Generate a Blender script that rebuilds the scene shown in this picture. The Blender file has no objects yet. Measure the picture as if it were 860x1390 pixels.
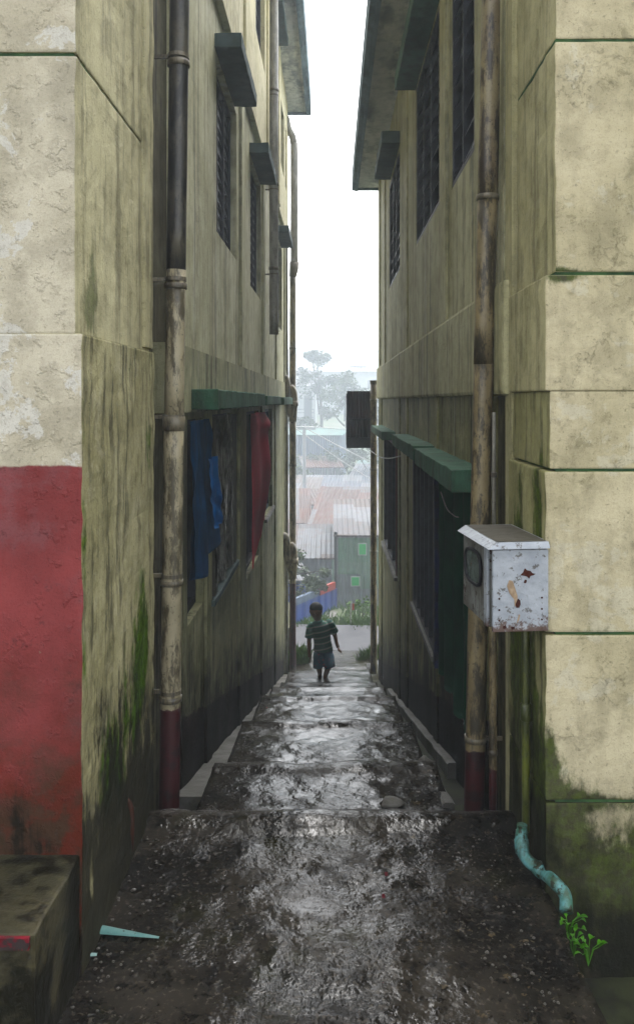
import bpy, bmesh, math, random
from mathutils import Vector, noise as mn
R = math.radians
S = bpy.context.scene
COL = S.collection

# ------------------------------------------------------------------ camera
F = 1100.0; VX, VY = 450.0, 543.0; EYE = 1.6
cam = bpy.data.cameras.new('camera'); co = bpy.data.objects.new('camera', cam); COL.objects.link(co)
co.location = (0, 0, EYE); co.rotation_euler = (R(90), 0, 0)
cam.sensor_fit = 'HORIZONTAL'; cam.sensor_width = 36; cam.lens = F/860*36
cam.shift_x = -(VX-430)/860; cam.shift_y = -(695-VY)/860
cam.clip_start = .05; cam.clip_end = 3000
S.camera = co
# ------------------------------------------------------------------ world, sun, exposure
SUN_EL, SUN_AZ = R(63), R(12)
w = bpy.data.worlds.new('World'); S.world = w; w.use_nodes = True
wn = w.node_tree; wn.nodes.clear()
sky = wn.nodes.new('ShaderNodeTexSky'); sky.sky_type = 'NISHITA'; sky.sun_disc = False
sky.sun_elevation = SUN_EL; sky.sun_rotation = SUN_AZ; sky.air_density = 1.0; sky.dust_density = 4.0; sky.ozone_density = 1.0
hs = wn.nodes.new('ShaderNodeHueSaturation'); hs.inputs['Saturation'].default_value = .12
bg = wn.nodes.new('ShaderNodeBackground'); bg.inputs[1].default_value = .135
wo = wn.nodes.new('ShaderNodeOutputWorld')
wn.links.new(sky.outputs[0], hs.inputs['Color']); wn.links.new(hs.outputs[0], bg.inputs[0]); wn.links.new(bg.outputs[0], wo.inputs[0])
sl = bpy.data.lights.new('sun', 'SUN'); sl.energy = .55; sl.angle = R(40); sl.color = (1, .97, .92)
so = bpy.data.objects.new('sun', sl); COL.objects.link(so)
d = Vector((math.sin(SUN_AZ)*math.cos(SUN_EL), math.cos(SUN_AZ)*math.cos(SUN_EL), math.sin(SUN_EL)))
so.rotation_euler = d.to_track_quat('Z', 'Y').to_euler()
S.render.engine = 'CYCLES'; S.cycles.volume_bounces = 3
S.view_settings.view_transform = 'Standard'; S.view_settings.look = 'None'
S.view_settings.exposure = 2.7; S.view_settings.gamma = 1; S.view_settings.use_curve_mapping = False

rnd = random.Random(7)
KALB = .56      # wet plaster and metal reflect little: keeps every base colour at its real-world value
def P(px, py, D): return Vector(((px-VX)*D/F, D, EYE-(py-VY)*D/F))
def wx(px, D): return (px-VX)*D/F
def wz(py, D): return EYE-(py-VY)*D/F

# ------------------------------------------------------------------ node helpers
class NT:
    def __init__(s, name):
        s.m = bpy.data.materials.new(name); s.m.use_nodes = True
        s.t = s.m.node_tree; s.b = s.t.nodes['Principled BSDF']
        s.pos = s.t.nodes.new('ShaderNodeNewGeometry').outputs['Position']
    def lk(s, v, inp):
        if isinstance(v, bpy.types.NodeSocket): s.t.links.new(v, inp)
        elif isinstance(v, (tuple, list)): inp.default_value = tuple(v)+((1,) if len(v) == 3 and len(inp.default_value) == 4 else ())
        else: inp.default_value = v
    def math(s, op, a, b=0, c=None):
        n = s.t.nodes.new('ShaderNodeMath'); n.operation = op; s.lk(a, n.inputs[0]); s.lk(b, n.inputs[1])
        if c is not None: s.lk(c, n.inputs[2])
        return n.outputs[0]
    def vmul(s, v, sc):
        n = s.t.nodes.new('ShaderNodeVectorMath'); n.operation = 'MULTIPLY'; s.lk(v, n.inputs[0]); n.inputs[1].default_value = sc
        return n.outputs[0]
    def vadd(s, a, b):
        n = s.t.nodes.new('ShaderNodeVectorMath'); n.operation = 'ADD'; s.lk(a, n.inputs[0]); s.lk(b, n.inputs[1]); return n.outputs[0]
    def noise(s, v, scale, detail=6, rough=.6, dist=0, color=False):
        n = s.t.nodes.new('ShaderNodeTexNoise'); s.lk(v, n.inputs['Vector']); n.inputs['Scale'].default_value = scale
        n.inputs['Detail'].default_value = detail; n.inputs['Roughness'].default_value = rough; n.inputs['Distortion'].default_value = dist
        return n.outputs['Color' if color else 'Fac']
    def vor(s, v, scale, feat='F1'):
        n = s.t.nodes.new('ShaderNodeTexVoronoi'); n.feature = feat; s.lk(v, n.inputs['Vector']); n.inputs['Scale'].default_value = scale
        return n.outputs['Distance']
    def ramp(s, v, a, b, lo=0., hi=1.):
        n = s.t.nodes.new('ShaderNodeMapRange'); n.interpolation_type = 'SMOOTHSTEP'; s.lk(v, n.inputs[0])
        n.inputs[1].default_value = a; n.inputs[2].default_value = b; n.inputs[3].default_value = lo; n.inputs[4].default_value = hi
        return n.outputs[0]
    def mix(s, f, a, b, mode='MIX'):
        n = s.t.nodes.new('ShaderNodeMix'); n.data_type = 'RGBA'; n.blend_type = mode
        s.lk(f, n.inputs[0]); s.lk(a, n.inputs[6]); s.lk(b, n.inputs[7]); return n.outputs[2]
    def xyz(s, v):
        n = s.t.nodes.new('ShaderNodeSeparateXYZ'); s.lk(v, n.inputs[0]); return n.outputs
    def bump(s, h, strength=.5, dist=.01):
        n = s.t.nodes.new('ShaderNodeBump'); s.lk(h, n.inputs['Height']); n.inputs['Strength'].default_value = strength
        n.inputs['Distance'].default_value = dist; s.t.links.new(n.outputs[0], s.b.inputs['Normal'])
    def set(s, **k):
        if 'col' in k:
            hs_ = s.t.nodes.new('ShaderNodeHueSaturation'); hs_.inputs['Saturation'].default_value = 1.28; s.lk(k['col'], hs_.inputs['Color']); k['col'] = hs_.outputs[0]
            k['col'] = s.mix(1.0, k['col'], (KALB, KALB, KALB), 'MULTIPLY')
        for a, v in k.items():
            s.lk(v, s.b.inputs[{'col': 'Base Color', 'rough': 'Roughness', 'metal': 'Metallic', 'spec': 'Specular IOR Level'}[a]])
        return s.m

def concrete(name, base, base2, grime_shade=(.035, .032, .022), gr=.6, st=(18, 18, .8), moss=(.05, .085, .015), ms=.0, mz=None,
             crack=.0, red=None, redz=None, wet=.0, peel=0., rough=.8, stscale=1.0, hz=None, spots=.25, patches=(), runs=0., blot=.35):
    """weathered plaster. redz=(a,b): painted below z = a + b*y ; mz=(z0,z1[,slope]): moss grows denser from z1 down to z0 ; hz same for a near-black tone.
    patches: (x,y,z, rx,ry,rz, strength) places where moss has taken hold"""
    n = NT(name); p = n.pos; X = n.xyz(p)
    big = n.noise(p, 2.2, 5, .6); mid = n.noise(p, 9, 8, .65); fine = n.noise(p, 70, 6, .7)
    s1 = n.noise(n.vmul(p, st), stscale, 6, .62); s2 = n.noise(n.vmul(p, (st[0]*2.7, st[1]*2.7, st[2]*1.7)), stscale, 6, .68)
    s3 = n.noise(n.vmul(n.vadd(p, (3.3, 1.7, 8.1)), (st[0]*.45, st[1]*.45, st[2]*.5)), stscale, 5, .6)
    c = n.mix(n.ramp(big, .38, .62), base, base2)
    c = n.mix(n.ramp(mid, .42, .66, 0, .5), c, tuple(v*.70 for v in base2))
    if peel:
        pm = n.ramp(n.noise(p, 5.5, 8, .66, .3), .57, .60, 0, peel)
        c = n.mix(pm, c, (min(base[0]*1.22, .80), min(base[1]*1.22, .78), min(base[2]*1.35, .72)))
    if runs:
        c = n.mix(n.ramp(s3, .56, .68, 0, runs), c, (.66, .66, .62))
    g = n.math('MULTIPLY', n.ramp(n.math('ADD', n.math('MULTIPLY', s1, .75), n.math('MULTIPLY', mid, .25)), .45, .60), n.ramp(s3, .38, .60, .15, 1))
    g = n.math('MAXIMUM', n.math('MULTIPLY', g, gr), n.math('MULTIPLY', n.math('MULTIPLY', n.ramp(s2, .50, .72), n.ramp(big, .4, .6, .3, 1)), min(1, gr*.8)))
    gc = n.mix(n.ramp(fine, .4, .6), grime_shade, tuple(min(1, v*2.2) for v in grime_shade))
    c = n.mix(g, c, gc)
    if blot:
        bl = n.math('MULTIPLY', n.ramp(n.noise(p, 17, 8, .75, .6), .53, .63), n.ramp(big, .42, .58, .25, 1))
        c = n.mix(n.math('MULTIPLY', bl, blot), c, (.13, .12, .07))
    c = n.mix(n.ramp(fine, .58, .68, 0, spots), c, grime_shade)
    if crack:
        dv = n.vadd(p, n.vmul(n.noise(p, 7, 8, .72, color=True), (.30, .30, .30)))
        cr = n.ramp(n.vor(dv, 6.2, 'DISTANCE_TO_EDGE'), .002, .022, 1, 0)
        cr = n.math('MULTIPLY', cr, n.ramp(n.noise(p, 3.1, 4), .47, .60, 0, crack))
        cr = n.math('MULTIPLY', cr, n.ramp(mid, .38, .6, .15, 1))
        c = n.mix(cr, c, (.09, .075, .045))
    if ms:
        mv = n.math('ADD', n.math('MULTIPLY', n.noise(n.vmul(p, (1, 1, .55)), 5, 8, .7), .8), n.math('MULTIPLY', s1, .2))
        if mz:
            hh = n.math('SUBTRACT', X[2], n.math('MULTIPLY', X[1], mz[2] if len(mz) > 2 else 0))
            mv = n.math('ADD', mv, n.ramp(hh, mz[0], mz[1], .20, 0))
        for (px_, py_, pz_, rx, ry, rz, sg_) in patches:
            q = n.vmul(n.vadd(p, (-px_, -py_, -pz_)), (1/rx, 1/ry, 1/rz))
            ln = n.t.nodes.new('ShaderNodeVectorMath'); ln.operation = 'LENGTH'; n.lk(q, ln.inputs[0])
            mv = n.math('ADD', mv, n.ramp(ln.outputs['Value'], 0, 1, sg_, 0))
        mk_ = n.ramp(mv, .60, .73, 0, ms)
        mc = n.mix(n.ramp(n.noise(p, 28, 6, .7), .40, .62), moss, tuple(v*.28 for v in moss))
        c = n.mix(mk_, c, mc)
    if red:
        hh = n.math('SUBTRACT', X[2], n.math('MULTIPLY', X[1], redz[1]))
        e = n.math('ADD', hh, n.math('MULTIPLY', n.math('SUBTRACT', mid, .5), .03 if redz[1] == 0 else .10))
        rm = n.ramp(e, redz[0]-.004, redz[0]+.004, 1, 0)
        rc = n.mix(n.ramp(big, .38, .62), red, tuple(v*.72 for v in red))
        rc = n.mix(n.ramp(n.noise(p, 4, 8, .7), .50, .62, 0, .35), rc, (red[0]*.72, red[1]*1.25, red[2]*1.35))
        rc = n.mix(n.ramp(n.noise(p, 8, 9, .75), .57, .64, 0, .75), rc, tuple(v*.38 for v in red))
        rc = n.mix(n.ramp(n.noise(p, 19, 5, .6), .69, .71, 0, .8), rc, (.30, .22, .18))
        if redz[1] == 0:
            low = n.ramp(n.math('ADD', X[2], n.math('MULTIPLY', n.math('SUBTRACT', n.noise(p, 6, 8, .7), .5), .9)), redz[2], redz[3], 1, 0)
            rc = n.mix(n.math('MULTIPLY', low, .85), rc, n.mix(n.ramp(mid, .44, .56), (.028, .028, .014), (.095, .030, .020)))
        else: rc = n.mix(n.ramp(s1, .40, .58, 0, .85), rc, (.02, .014, .012))
        c = n.mix(rm, c, rc)
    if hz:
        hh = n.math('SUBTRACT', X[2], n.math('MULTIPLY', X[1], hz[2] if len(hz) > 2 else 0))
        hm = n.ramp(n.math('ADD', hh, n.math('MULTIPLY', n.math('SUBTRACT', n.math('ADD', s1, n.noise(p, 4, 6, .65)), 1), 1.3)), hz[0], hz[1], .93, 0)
        c = n.mix(hm, c, (.008, .0075, .005))  # near-black towards the foot of the wall
    grain = n.noise(p, 210, 3, .7); c = n.mix(n.ramp(grain, .52, .68, 0, .35), c, n.mix(1.0, c, (.45, .44, .40), 'MULTIPLY'))
    pits = n.ramp(n.noise(p, 33, 7, .78), .63, .66, 0, .3); c = n.mix(pits, c, n.mix(1.0, c, (.35, .33, .27), 'MULTIPLY'))
    h = n.math('ADD', n.math('MULTIPLY', mid, .6), n.math('MULTIPLY', fine, .3)); h = n.math('SUBTRACT', h, n.math('MULTIPLY', pits, .25))
    if crack: h = n.math('SUBTRACT', h, n.math('MULTIPLY', cr, .4))
    if red: h = n.math('ADD', h, n.math('MULTIPLY', n.ramp(n.noise(p, 24, 5, .6), .55, .68), .35))
    n.bump(h, .75, .014)
    rr = n.ramp(big, .3, .7, rough-.12-wet, rough-wet)
    return n.set(col=c, rough=rr, spec=.08)

def simple(name, col, col2=None, rough=.6, metal=0, scale=12, spots=None, sp=.6, bump=.2, st=None, grime_shade=None, ga=.6):
    n = NT(name); p = n.pos if not st else n.vmul(n.pos, st)
    col2 = col2 or tuple(v*.6 for v in col)
    a = n.noise(p, scale, 7, .62); c = n.mix(n.ramp(a, .38, .62), col, col2)
    if grime_shade:
        c = n.mix(n.ramp(n.noise(n.vmul(n.pos, (30, 30, 3)), 1.3, 6, .65), .45, .62, 0, ga), c, grime_shade)
    if spots:
        c = n.mix(n.ramp(n.noise(n.pos, scale*2.3, 6, .65), sp, sp+.03), c, spots)
    n.bump(n.noise(n.pos, scale*4, 6, .65), bump, .005)
    return n.set(col=c, rough=rough, metal=metal, spec=.2)

def corrug(name, cols, sheet=.8, axis=0, pitch=.16, rough=.55, rust=.3, seed=0., z_axis=2):
    """metal sheeting in separate sheets of differing paint; ridges in bump"""
    n = NT(name)
    tc = n.t.nodes.new('ShaderNodeTexCoord').outputs['Object']; X = n.xyz(tc)
    i = n.math('FLOOR', n.math('ADD', n.math('DIVIDE', X[axis], sheet), seed)); j = n.math('FLOOR', n.math('DIVIDE', n.math('ADD', X[z_axis], n.math('MULTIPLY', i, .37)), 1.7))
    wn_ = n.t.nodes.new('ShaderNodeTexWhiteNoise'); wn_.noise_dimensions = '2D'
    cb = n.t.nodes.new('ShaderNodeCombineXYZ'); n.lk(i, cb.inputs[0]); n.lk(j, cb.inputs[1]); n.lk(cb.outputs[0], wn_.inputs['Vector'])
    rp = n.t.nodes.new('ShaderNodeValToRGB'); rp.color_ramp.interpolation = 'CONSTANT'
    while len(rp.color_ramp.elements) < len(cols): rp.color_ramp.elements.new(.5)
    for k, cc in enumerate(cols):
        rp.color_ramp.elements[k].position = k/len(cols); rp.color_ramp.elements[k].color = (*cc, 1)
    n.lk(wn_.outputs['Value'], rp.inputs[0]); c = rp.outputs[0]
    c = n.mix(n.ramp(n.noise(n.pos, 3, 7, .7), .5, .62, 0, rust), c, (.18, .07, .035))
    c = n.mix(n.ramp(n.noise(n.pos, 1.4, 6, .65), .45, .65, 0, .35), c, (.10, .10, .09))
    wv = n.math('SINE', n.math('MULTIPLY', X[axis], 2*math.pi/pitch))
    n.bump(wv, .9, pitch*.22)
    c = n.mix(1.0, c, (.60, .60, .60), 'MULTIPLY')
    return n.set(col=c, rough=rough, metal=0, spec=.15)

# ------------------------------------------------------------------ mesh helpers
def mk(name, bm, mat, parent=None, smooth=False, loc=None):
    me = bpy.data.meshes.new(name); bmesh.ops.recalc_face_normals(bm, faces=bm.faces) ; bm.to_mesh(me); bm.free()
    if mat: me.materials.append(mat)
    if smooth:
        for p in me.polygons: p.use_smooth = True
    o = bpy.data.objects.new(name, me); COL.objects.link(o)
    if parent:
        o.parent = parent; o.matrix_parent_inverse = WM(parent).inverted()
    if loc:
        me.transform(__import__('mathutils').Matrix.Translation(-Vector(loc))); o.location = loc
    return o
def WM(o):
    m = o.matrix_basis
    if o.parent: m = WM(o.parent) @ o.matrix_parent_inverse @ m
    return m.copy()
def thing(name, label, cat, loc=(0, 0, 0), group=None):
    o = bpy.data.objects.new(name, None); COL.objects.link(o); o.location = loc; o.empty_display_size = .2
    return tag(o, label, cat, group)
def tag(o, label, cat, group=None):
    o['label'] = label; o['category'] = cat
    if group: o['group'] = group
    return o
def structure(o, kind='structure', label=None, cat=None):
    o['kind'] = kind
    if label: o['label'] = label
    if cat: o['category'] = cat
    return o
def box(bm, x0, x1, y0, y1, z0, z1, bev=0, rot=None):
    x0, x1 = sorted((x0, x1)); y0, y1 = sorted((y0, y1)); z0, z1 = sorted((z0, z1))
    vs = [bm.verts.new(Vector(c)) for c in ((x0,y0,z0),(x1,y0,z0),(x1,y1,z0),(x0,y1,z0),(x0,y0,z1),(x1,y0,z1),(x1,y1,z1),(x0,y1,z1))]
    fs = [bm.faces.new([vs[i] for i in f]) for f in ((0,3,2,1),(4,5,6,7),(0,1,5,4),(1,2,6,5),(2,3,7,6),(3,0,4,7))]
    if bev:
        es = list({e for f in fs for e in f.edges})
        bmesh.ops.bevel(bm, geom=es, offset=bev, segments=2, affect='EDGES', profile=.6)
    return vs
def boxo(name, mat, parent, *a, bev=0, rough=0):
    bm = bmesh.new(); box(bm, *a, bev=bev)
    if rough: roughen(bm, rough)
    return mk(name, bm, mat, parent)
def roughen(bm, amt, size=.06, fr=9.0):
    """cut into cells and nudge: hand-made plaster, chipped arrises"""
    for ax in range(3):
        cs = [v.co[ax] for v in bm.verts]; lo, hi = min(cs), max(cs)
        k = int((hi-lo)/size); k = min(k, 90)
        for i in range(1, k):
            pl = [0, 0, 0]; pl[ax] = lo+(hi-lo)*i/k; nn = [0, 0, 0]; nn[ax] = 1
            bmesh.ops.bisect_plane(bm, geom=bm.verts[:]+bm.edges[:]+bm.faces[:], plane_co=pl, plane_no=nn)
    for v in bm.verts:
        v.co += Vector((mn.noise(v.co*fr), mn.noise(v.co*fr+Vector((9, 3, 1))), mn.noise(v.co*fr+Vector((2, 7, 5)))))*amt
def tube(bm, pts, r, seg=14, cap=True):
    pts = [Vector(p) for p in pts]; rings = []
    rs = r if isinstance(r, (list, tuple)) else [r]*len(pts)
    up = None
    for i, p in enumerate(pts):
        t = (pts[min(i+1, len(pts)-1)]-pts[max(i-1, 0)]).normalized()
        if up is None: up = Vector((0, 1, 0)) if abs(t.y) < .9 else Vector((1, 0, 0))
        a = t.cross(up).normalized(); b = a.cross(t).normalized(); up = b
        rings.append([bm.verts.new(p+(a*math.cos(2*math.pi*k/seg)+b*math.sin(2*math.pi*k/seg))*rs[i]) for k in range(seg)])
    for i in range(len(rings)-1):
        for k in range(seg):
            bm.faces.new((rings[i][k], rings[i][(k+1) % seg], rings[i+1][(k+1) % seg], rings[i+1][k]))
    if cap: bm.faces.new(rings[0][::-1]); bm.faces.new(rings[-1])
def smoothpts(pts, k=6):
    pts = [Vector(p) for p in pts]; out = []
    for i in range(len(pts)-1):
        p0 = pts[max(i-1, 0)]; p1 = pts[i]; p2 = pts[i+1]; p3 = pts[min(i+2, len(pts)-1)]
        for j in range(k):
            t = j/k
            out.append(.5*((2*p1)+(-p0+p2)*t+(2*p0-5*p1+4*p2-p3)*t*t+(-p0+3*p1-3*p2+p3)*t**3))
    out.append(pts[-1]); return out
def sheet(bm, fn, nu, nv, thick=None):
    g = [[bm.verts.new(fn(i/nu, j/nv)) for j in range(nv+1)] for i in range(nu+1)]
    fs = [bm.faces.new((g[i][j], g[i+1][j], g[i+1][j+1], g[i][j+1])) for i in range(nu) for j in range(nv)]
    if thick: bmesh.ops.solidify(bm, geom=fs, thickness=thick)
def wall_holes(name, mat, parent, X, out, y0, y1, z0, z1, holes, depth=.1, back=.3, sub=.25):
    """wall in plane x=X; the alley lies on the side `out` (+1 or -1). holes: (ya,yb,za,zb)"""
    bm = bmesh.new()
    ys = sorted({y0, y1, *[h[0] for h in holes], *[h[1] for h in holes]}); zs = sorted({z0, z1, *[h[2] for h in holes], *[h[3] for h in holes]})
    ys = [y for y in ys if y0 <= y <= y1]; zs = [z for z in zs if z0 <= z <= z1]
    for i in range(len(ys)-1):
        for j in range(len(zs)-1):
            cy = (ys[i]+ys[i+1])/2; cz = (zs[j]+zs[j+1])/2
            if any(h[0] < cy < h[1] and h[2] < cz < h[3] for h in holes): continue
            f = [(X, ys[i], zs[j]), (X, ys[i+1], zs[j]), (X, ys[i+1], zs[j+1]), (X, ys[i], zs[j+1])]
            bm.faces.new([bm.verts.new(c) for c in f])
    for (a, b, c, d_) in holes:
        d_ = min(d_, z1); Xi = X-out*depth
        for q in (((X,a,c),(X,a,d_),(Xi,a,d_),(Xi,a,c)), ((X,b,c),(X,b,d_),(Xi,b,d_),(Xi,b,c)), ((X,a,c),(X,b,c),(Xi,b,c),(Xi,a,c)), ((X,a,d_),(X,b,d_),(Xi,b,d_),(Xi,a,d_))):
            bm.faces.new([bm.verts.new(v) for v in q])
    # end faces and top
    Xb = X-out*back
    for q in (((X,y0,z0),(X,y0,z1),(Xb,y0,z1),(Xb,y0,z0)), ((X,y1,z0),(X,y1,z1),(Xb,y1,z1),(Xb,y1,z0)), ((X,y0,z1),(X,y1,z1),(Xb,y1,z1),(Xb,y0,z1)), ((X,y0,z0),(X,y1,z0),(Xb,y1,z0),(Xb,y0,z0))):
        bm.faces.new([bm.verts.new(v) for v in q])
    bmesh.ops.remove_doubles(bm, verts=bm.verts, dist=1e-5)
    return mk(name, bm, mat, parent)

# ------------------------------------------------------------------ materials
def redline(o): return (o, -.285)
M = {}
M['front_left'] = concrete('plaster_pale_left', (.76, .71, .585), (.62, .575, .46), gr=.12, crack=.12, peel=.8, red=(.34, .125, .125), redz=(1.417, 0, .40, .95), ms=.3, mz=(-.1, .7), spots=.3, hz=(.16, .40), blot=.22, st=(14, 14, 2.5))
M['side_left'] = concrete('plaster_streaked', (.50, .47, .31), (.38, .355, .22), gr=.78, st=(24, 24, 3.6), ms=.95, grime_shade=(.028, .026, .018), wet=.1, moss=(.065, .135, .010), spots=.6, hz=(.36, .62), blot=.5,
    peel=.35, patches=((-.7, 2.95, .70, .3, .20, .52, .29), (-.7, 2.62, .45, .3, .40, .35, .26), (-.7, 3.1, 1.5, .3, .14, .55, .16), (-.7, 2.27, 1.1, .3, .05, 1.0, .12)))
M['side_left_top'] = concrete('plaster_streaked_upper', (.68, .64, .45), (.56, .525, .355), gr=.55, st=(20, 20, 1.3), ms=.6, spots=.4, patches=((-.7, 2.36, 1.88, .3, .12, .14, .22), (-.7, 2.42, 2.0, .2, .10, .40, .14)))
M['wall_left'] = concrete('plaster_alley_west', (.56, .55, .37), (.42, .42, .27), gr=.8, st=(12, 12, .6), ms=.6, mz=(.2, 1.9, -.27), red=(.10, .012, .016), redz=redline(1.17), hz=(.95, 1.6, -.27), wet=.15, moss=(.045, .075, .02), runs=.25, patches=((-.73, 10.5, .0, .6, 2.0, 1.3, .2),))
M['wall_left_up'] = concrete('plaster_alley_west_upper', (.80, .78, .58), (.66, .645, .46), gr=.6, st=(14, 14, .6), ms=.25, runs=.4, grime_shade=(.07, .068, .045), blot=.2)
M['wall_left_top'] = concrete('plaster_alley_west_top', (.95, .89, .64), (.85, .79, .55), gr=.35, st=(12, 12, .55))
M['band'] = concrete('plaster_band', (.58, .57, .40), (.46, .455, .31), gr=.85, st=(10, 10, .9), ms=.7, moss=(.06, .09, .02), runs=.3)
M['front_right'] = concrete('plaster_pale_right', (.74, .675, .50), (.61, .555, .395), gr=.22, crack=.3, peel=.3, ms=.9, mz=(-.2, .50), hz=(-.30, .42), moss=(.045, .072, .010), spots=.4, grime_shade=(.06, .055, .03), blot=.38, st=(13, 13, 3),
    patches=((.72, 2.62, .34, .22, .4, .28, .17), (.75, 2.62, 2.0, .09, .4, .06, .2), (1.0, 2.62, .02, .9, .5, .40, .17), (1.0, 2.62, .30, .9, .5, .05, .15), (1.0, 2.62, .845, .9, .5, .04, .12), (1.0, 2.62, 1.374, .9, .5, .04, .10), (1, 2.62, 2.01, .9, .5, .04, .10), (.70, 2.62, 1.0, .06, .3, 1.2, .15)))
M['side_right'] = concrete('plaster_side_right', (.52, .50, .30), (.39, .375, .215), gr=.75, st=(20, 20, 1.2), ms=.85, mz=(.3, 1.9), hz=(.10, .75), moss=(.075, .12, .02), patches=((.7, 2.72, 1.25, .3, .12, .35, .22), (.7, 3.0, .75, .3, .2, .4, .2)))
M['side_right_top'] = concrete('plaster_side_right_upper', (.66, .62, .41), (.55, .52, .33), gr=.5, st=(20, 20, 1.0), ms=.3)
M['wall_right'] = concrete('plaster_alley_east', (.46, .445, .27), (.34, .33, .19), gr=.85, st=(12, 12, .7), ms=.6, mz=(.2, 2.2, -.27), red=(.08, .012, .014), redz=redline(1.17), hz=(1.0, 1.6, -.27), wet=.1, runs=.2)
M['wall_right_up'] = concrete('plaster_alley_east_upper', (.74, .71, .48), (.60, .575, .38), gr=.65, st=(11, 11, .5), ms=.4, runs=.35, grime_shade=(.06, .06, .035), blot=.2)
M['hood'] = concrete('green_painted_concrete', (.11, .21, .145), (.07, .14, .095), grime_shade=(.02, .025, .02), gr=.55, ms=.8, st=(14, 14, 2), moss=(.06, .13, .02))
M['hood_top'] = concrete('grey_green_concrete', (.13, .17, .17), (.08, .115, .115), grime_shade=(.03, .035, .03), gr=.5, ms=.3, st=(14, 14, 3))
M['eave'] = concrete('eave_concrete', (1.0, 1.0, .92), (.82, .84, .80), grime_shade=(.08, .10, .11), gr=.75, st=(5, 1.5, 5))
M['fascia'] = concrete('fascia_concrete', (.26, .34, .37), (.17, .23, .27), grime_shade=(.05, .07, .08), gr=.6, st=(8, 4, 8))
M['groove'] = simple('mossy_groove', (.07, .13, .06), (.03, .06, .03), .9)
M['slab'] = concrete('step_slab', (.095, .085, .055), (.05, .048, .032), gr=.8, ms=.8, moss=(.03, .045, .012), hz=(.12, .33), wet=.35, st=(6, 6, 6))
M['slabred'] = simple('red_edge_paint', (.22, .05, .06), (.08, .025, .03), .5, spots=(.04, .03, .03), sp=.55)
M['louvre'] = simple('dark_louvre', (.055, .06, .085), (.03, .033, .048), .3, scale=20)
M['frame'] = simple('dark_frame', (.05, .055, .07), (.03, .03, .04), .6)
M['void'] = simple('dark_room', (.012, .013, .018), (.008, .008, .01), .35)
M['woodgrey'] = simple('grey_wood', (.11, .105, .09), (.05, .048, .04), .75, st=(20, 20, 1.5), scale=3)
M['plastic'] = simple('grey_plastic_sheet', (.40, .40, .38), (.10, .10, .095), .25, scale=6, grime_shade=(.015, .015, .015), ga=.95)  # dark streaks paint the shading of the folds into the colour
M['blue'] = simple('blue_cloth', (.01, .13, .34), (.006, .07, .20), .8, scale=5, grime_shade=(.005, .02, .03), ga=.5)
M['bluepale'] = simple('faded_blue_cloth', (.06, .22, .55), (.04, .15, .42), .8, scale=6)
M['redcloth'] = simple('red_cloth', (.62, .03, .07), (.5, .02, .05), .75, scale=5)
M['dgreen'] = simple('dark_green_cloth', (.010, .11, .05), (.006, .06, .03), .8, scale=4)
M['navy'] = simple('navy_board', (.012, .02, .09), (.008, .01, .02), .7)
M['darkred'] = simple('dark_red_wood', (.10, .015, .015), None, .7)
def pipe_mat(name, a, b, stain, redz=None, amt=.75, sc=1.0):
    n = NT(name); p = n.pos; X = n.xyz(p)
    c = n.mix(n.ramp(n.noise(p, 6, 6, .6), .35, .65), a, b)
    s = n.noise(n.vmul(p, (17, 17, 4.5)), sc, 9, .75)
    c = n.mix(n.ramp(s, .46, .57, 0, amt), c, stain)
    c = n.mix(n.ramp(n.noise(p, 55, 5, .7), .58, .66, 0, .7), c, tuple(v*.6 for v in stain))
    if redz is not None:
        rm = n.ramp(n.math('ADD', X[2], n.math('MULTIPLY', n.noise(p, 14, 4), .05)), redz, redz+.004, 1, 0)
        rc = n.mix(n.ramp(n.noise(p, 12, 5), .5, .6), (.055, .006, .008), (.02, .005, .006))
        c = n.mix(rm, c, rc)
    n.bump(n.noise(p, 40, 6, .7), .3, .004)
    return n.set(col=c, rough=.45)
M['pipeA'] = pipe_mat('stained_pipe', (.58, .52, .38), (.42, .38, .27), (.05, .04, .022), redz=.33, amt=.85)
M['pipeAd'] = pipe_mat('blackened_pipe', (.11, .10, .075), (.035, .032, .028), (.004, .004, .004), amt=.98)
M['pipeB'] = pipe_mat('brown_stained_pipe', (.36, .30, .19), (.25, .205, .13), (.03, .024, .015), redz=.16, amt=.9)
M['pipeBd'] = pipe_mat('upper_brown_pipe', (.36, .31, .20), (.20, .16, .11), (.018, .010, .008), amt=.9)
M['pipeC'] = pipe_mat('pale_pipe', (.42, .41, .36), (.34, .33, .29), (.14, .13, .11), amt=.6)
M['pipeD'] = pipe_mat('flaking_pipe', (.42, .37, .26), (.30, .26, .18), (.05, .045, .035), redz=-1.2, amt=.8)
M['coupling'] = pipe_mat('coupling', (.26, .23, .17), (.16, .14, .10), (.04, .035, .03))
M['mosspipe'] = pipe_mat('mossy_pipe', (.13, .15, .035), (.08, .09, .03), (.02, .03, .01))
M['turq'] = simple('turquoise_pvc', (.22, .42, .44), (.08, .17, .13), .4, scale=14, spots=(.03, .035, .02), sp=.53, grime_shade=(.05, .06, .03), ga=.7)
M['cyanpale'] = simple('pale_cyan_pvc', (.50, .68, .66), (.28, .50, .48), .4, scale=8, spots=(.10, .13, .11), sp=.60)
M['rustpipe'] = simple('rusty_pipe', (.075, .036, .026), (.035, .02, .015), .7)
M['wire'] = simple('pale_wire', (.40, .40, .38), None, .5)
M['dwire'] = simple('dark_wire', (.02, .02, .02), None, .5)
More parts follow.
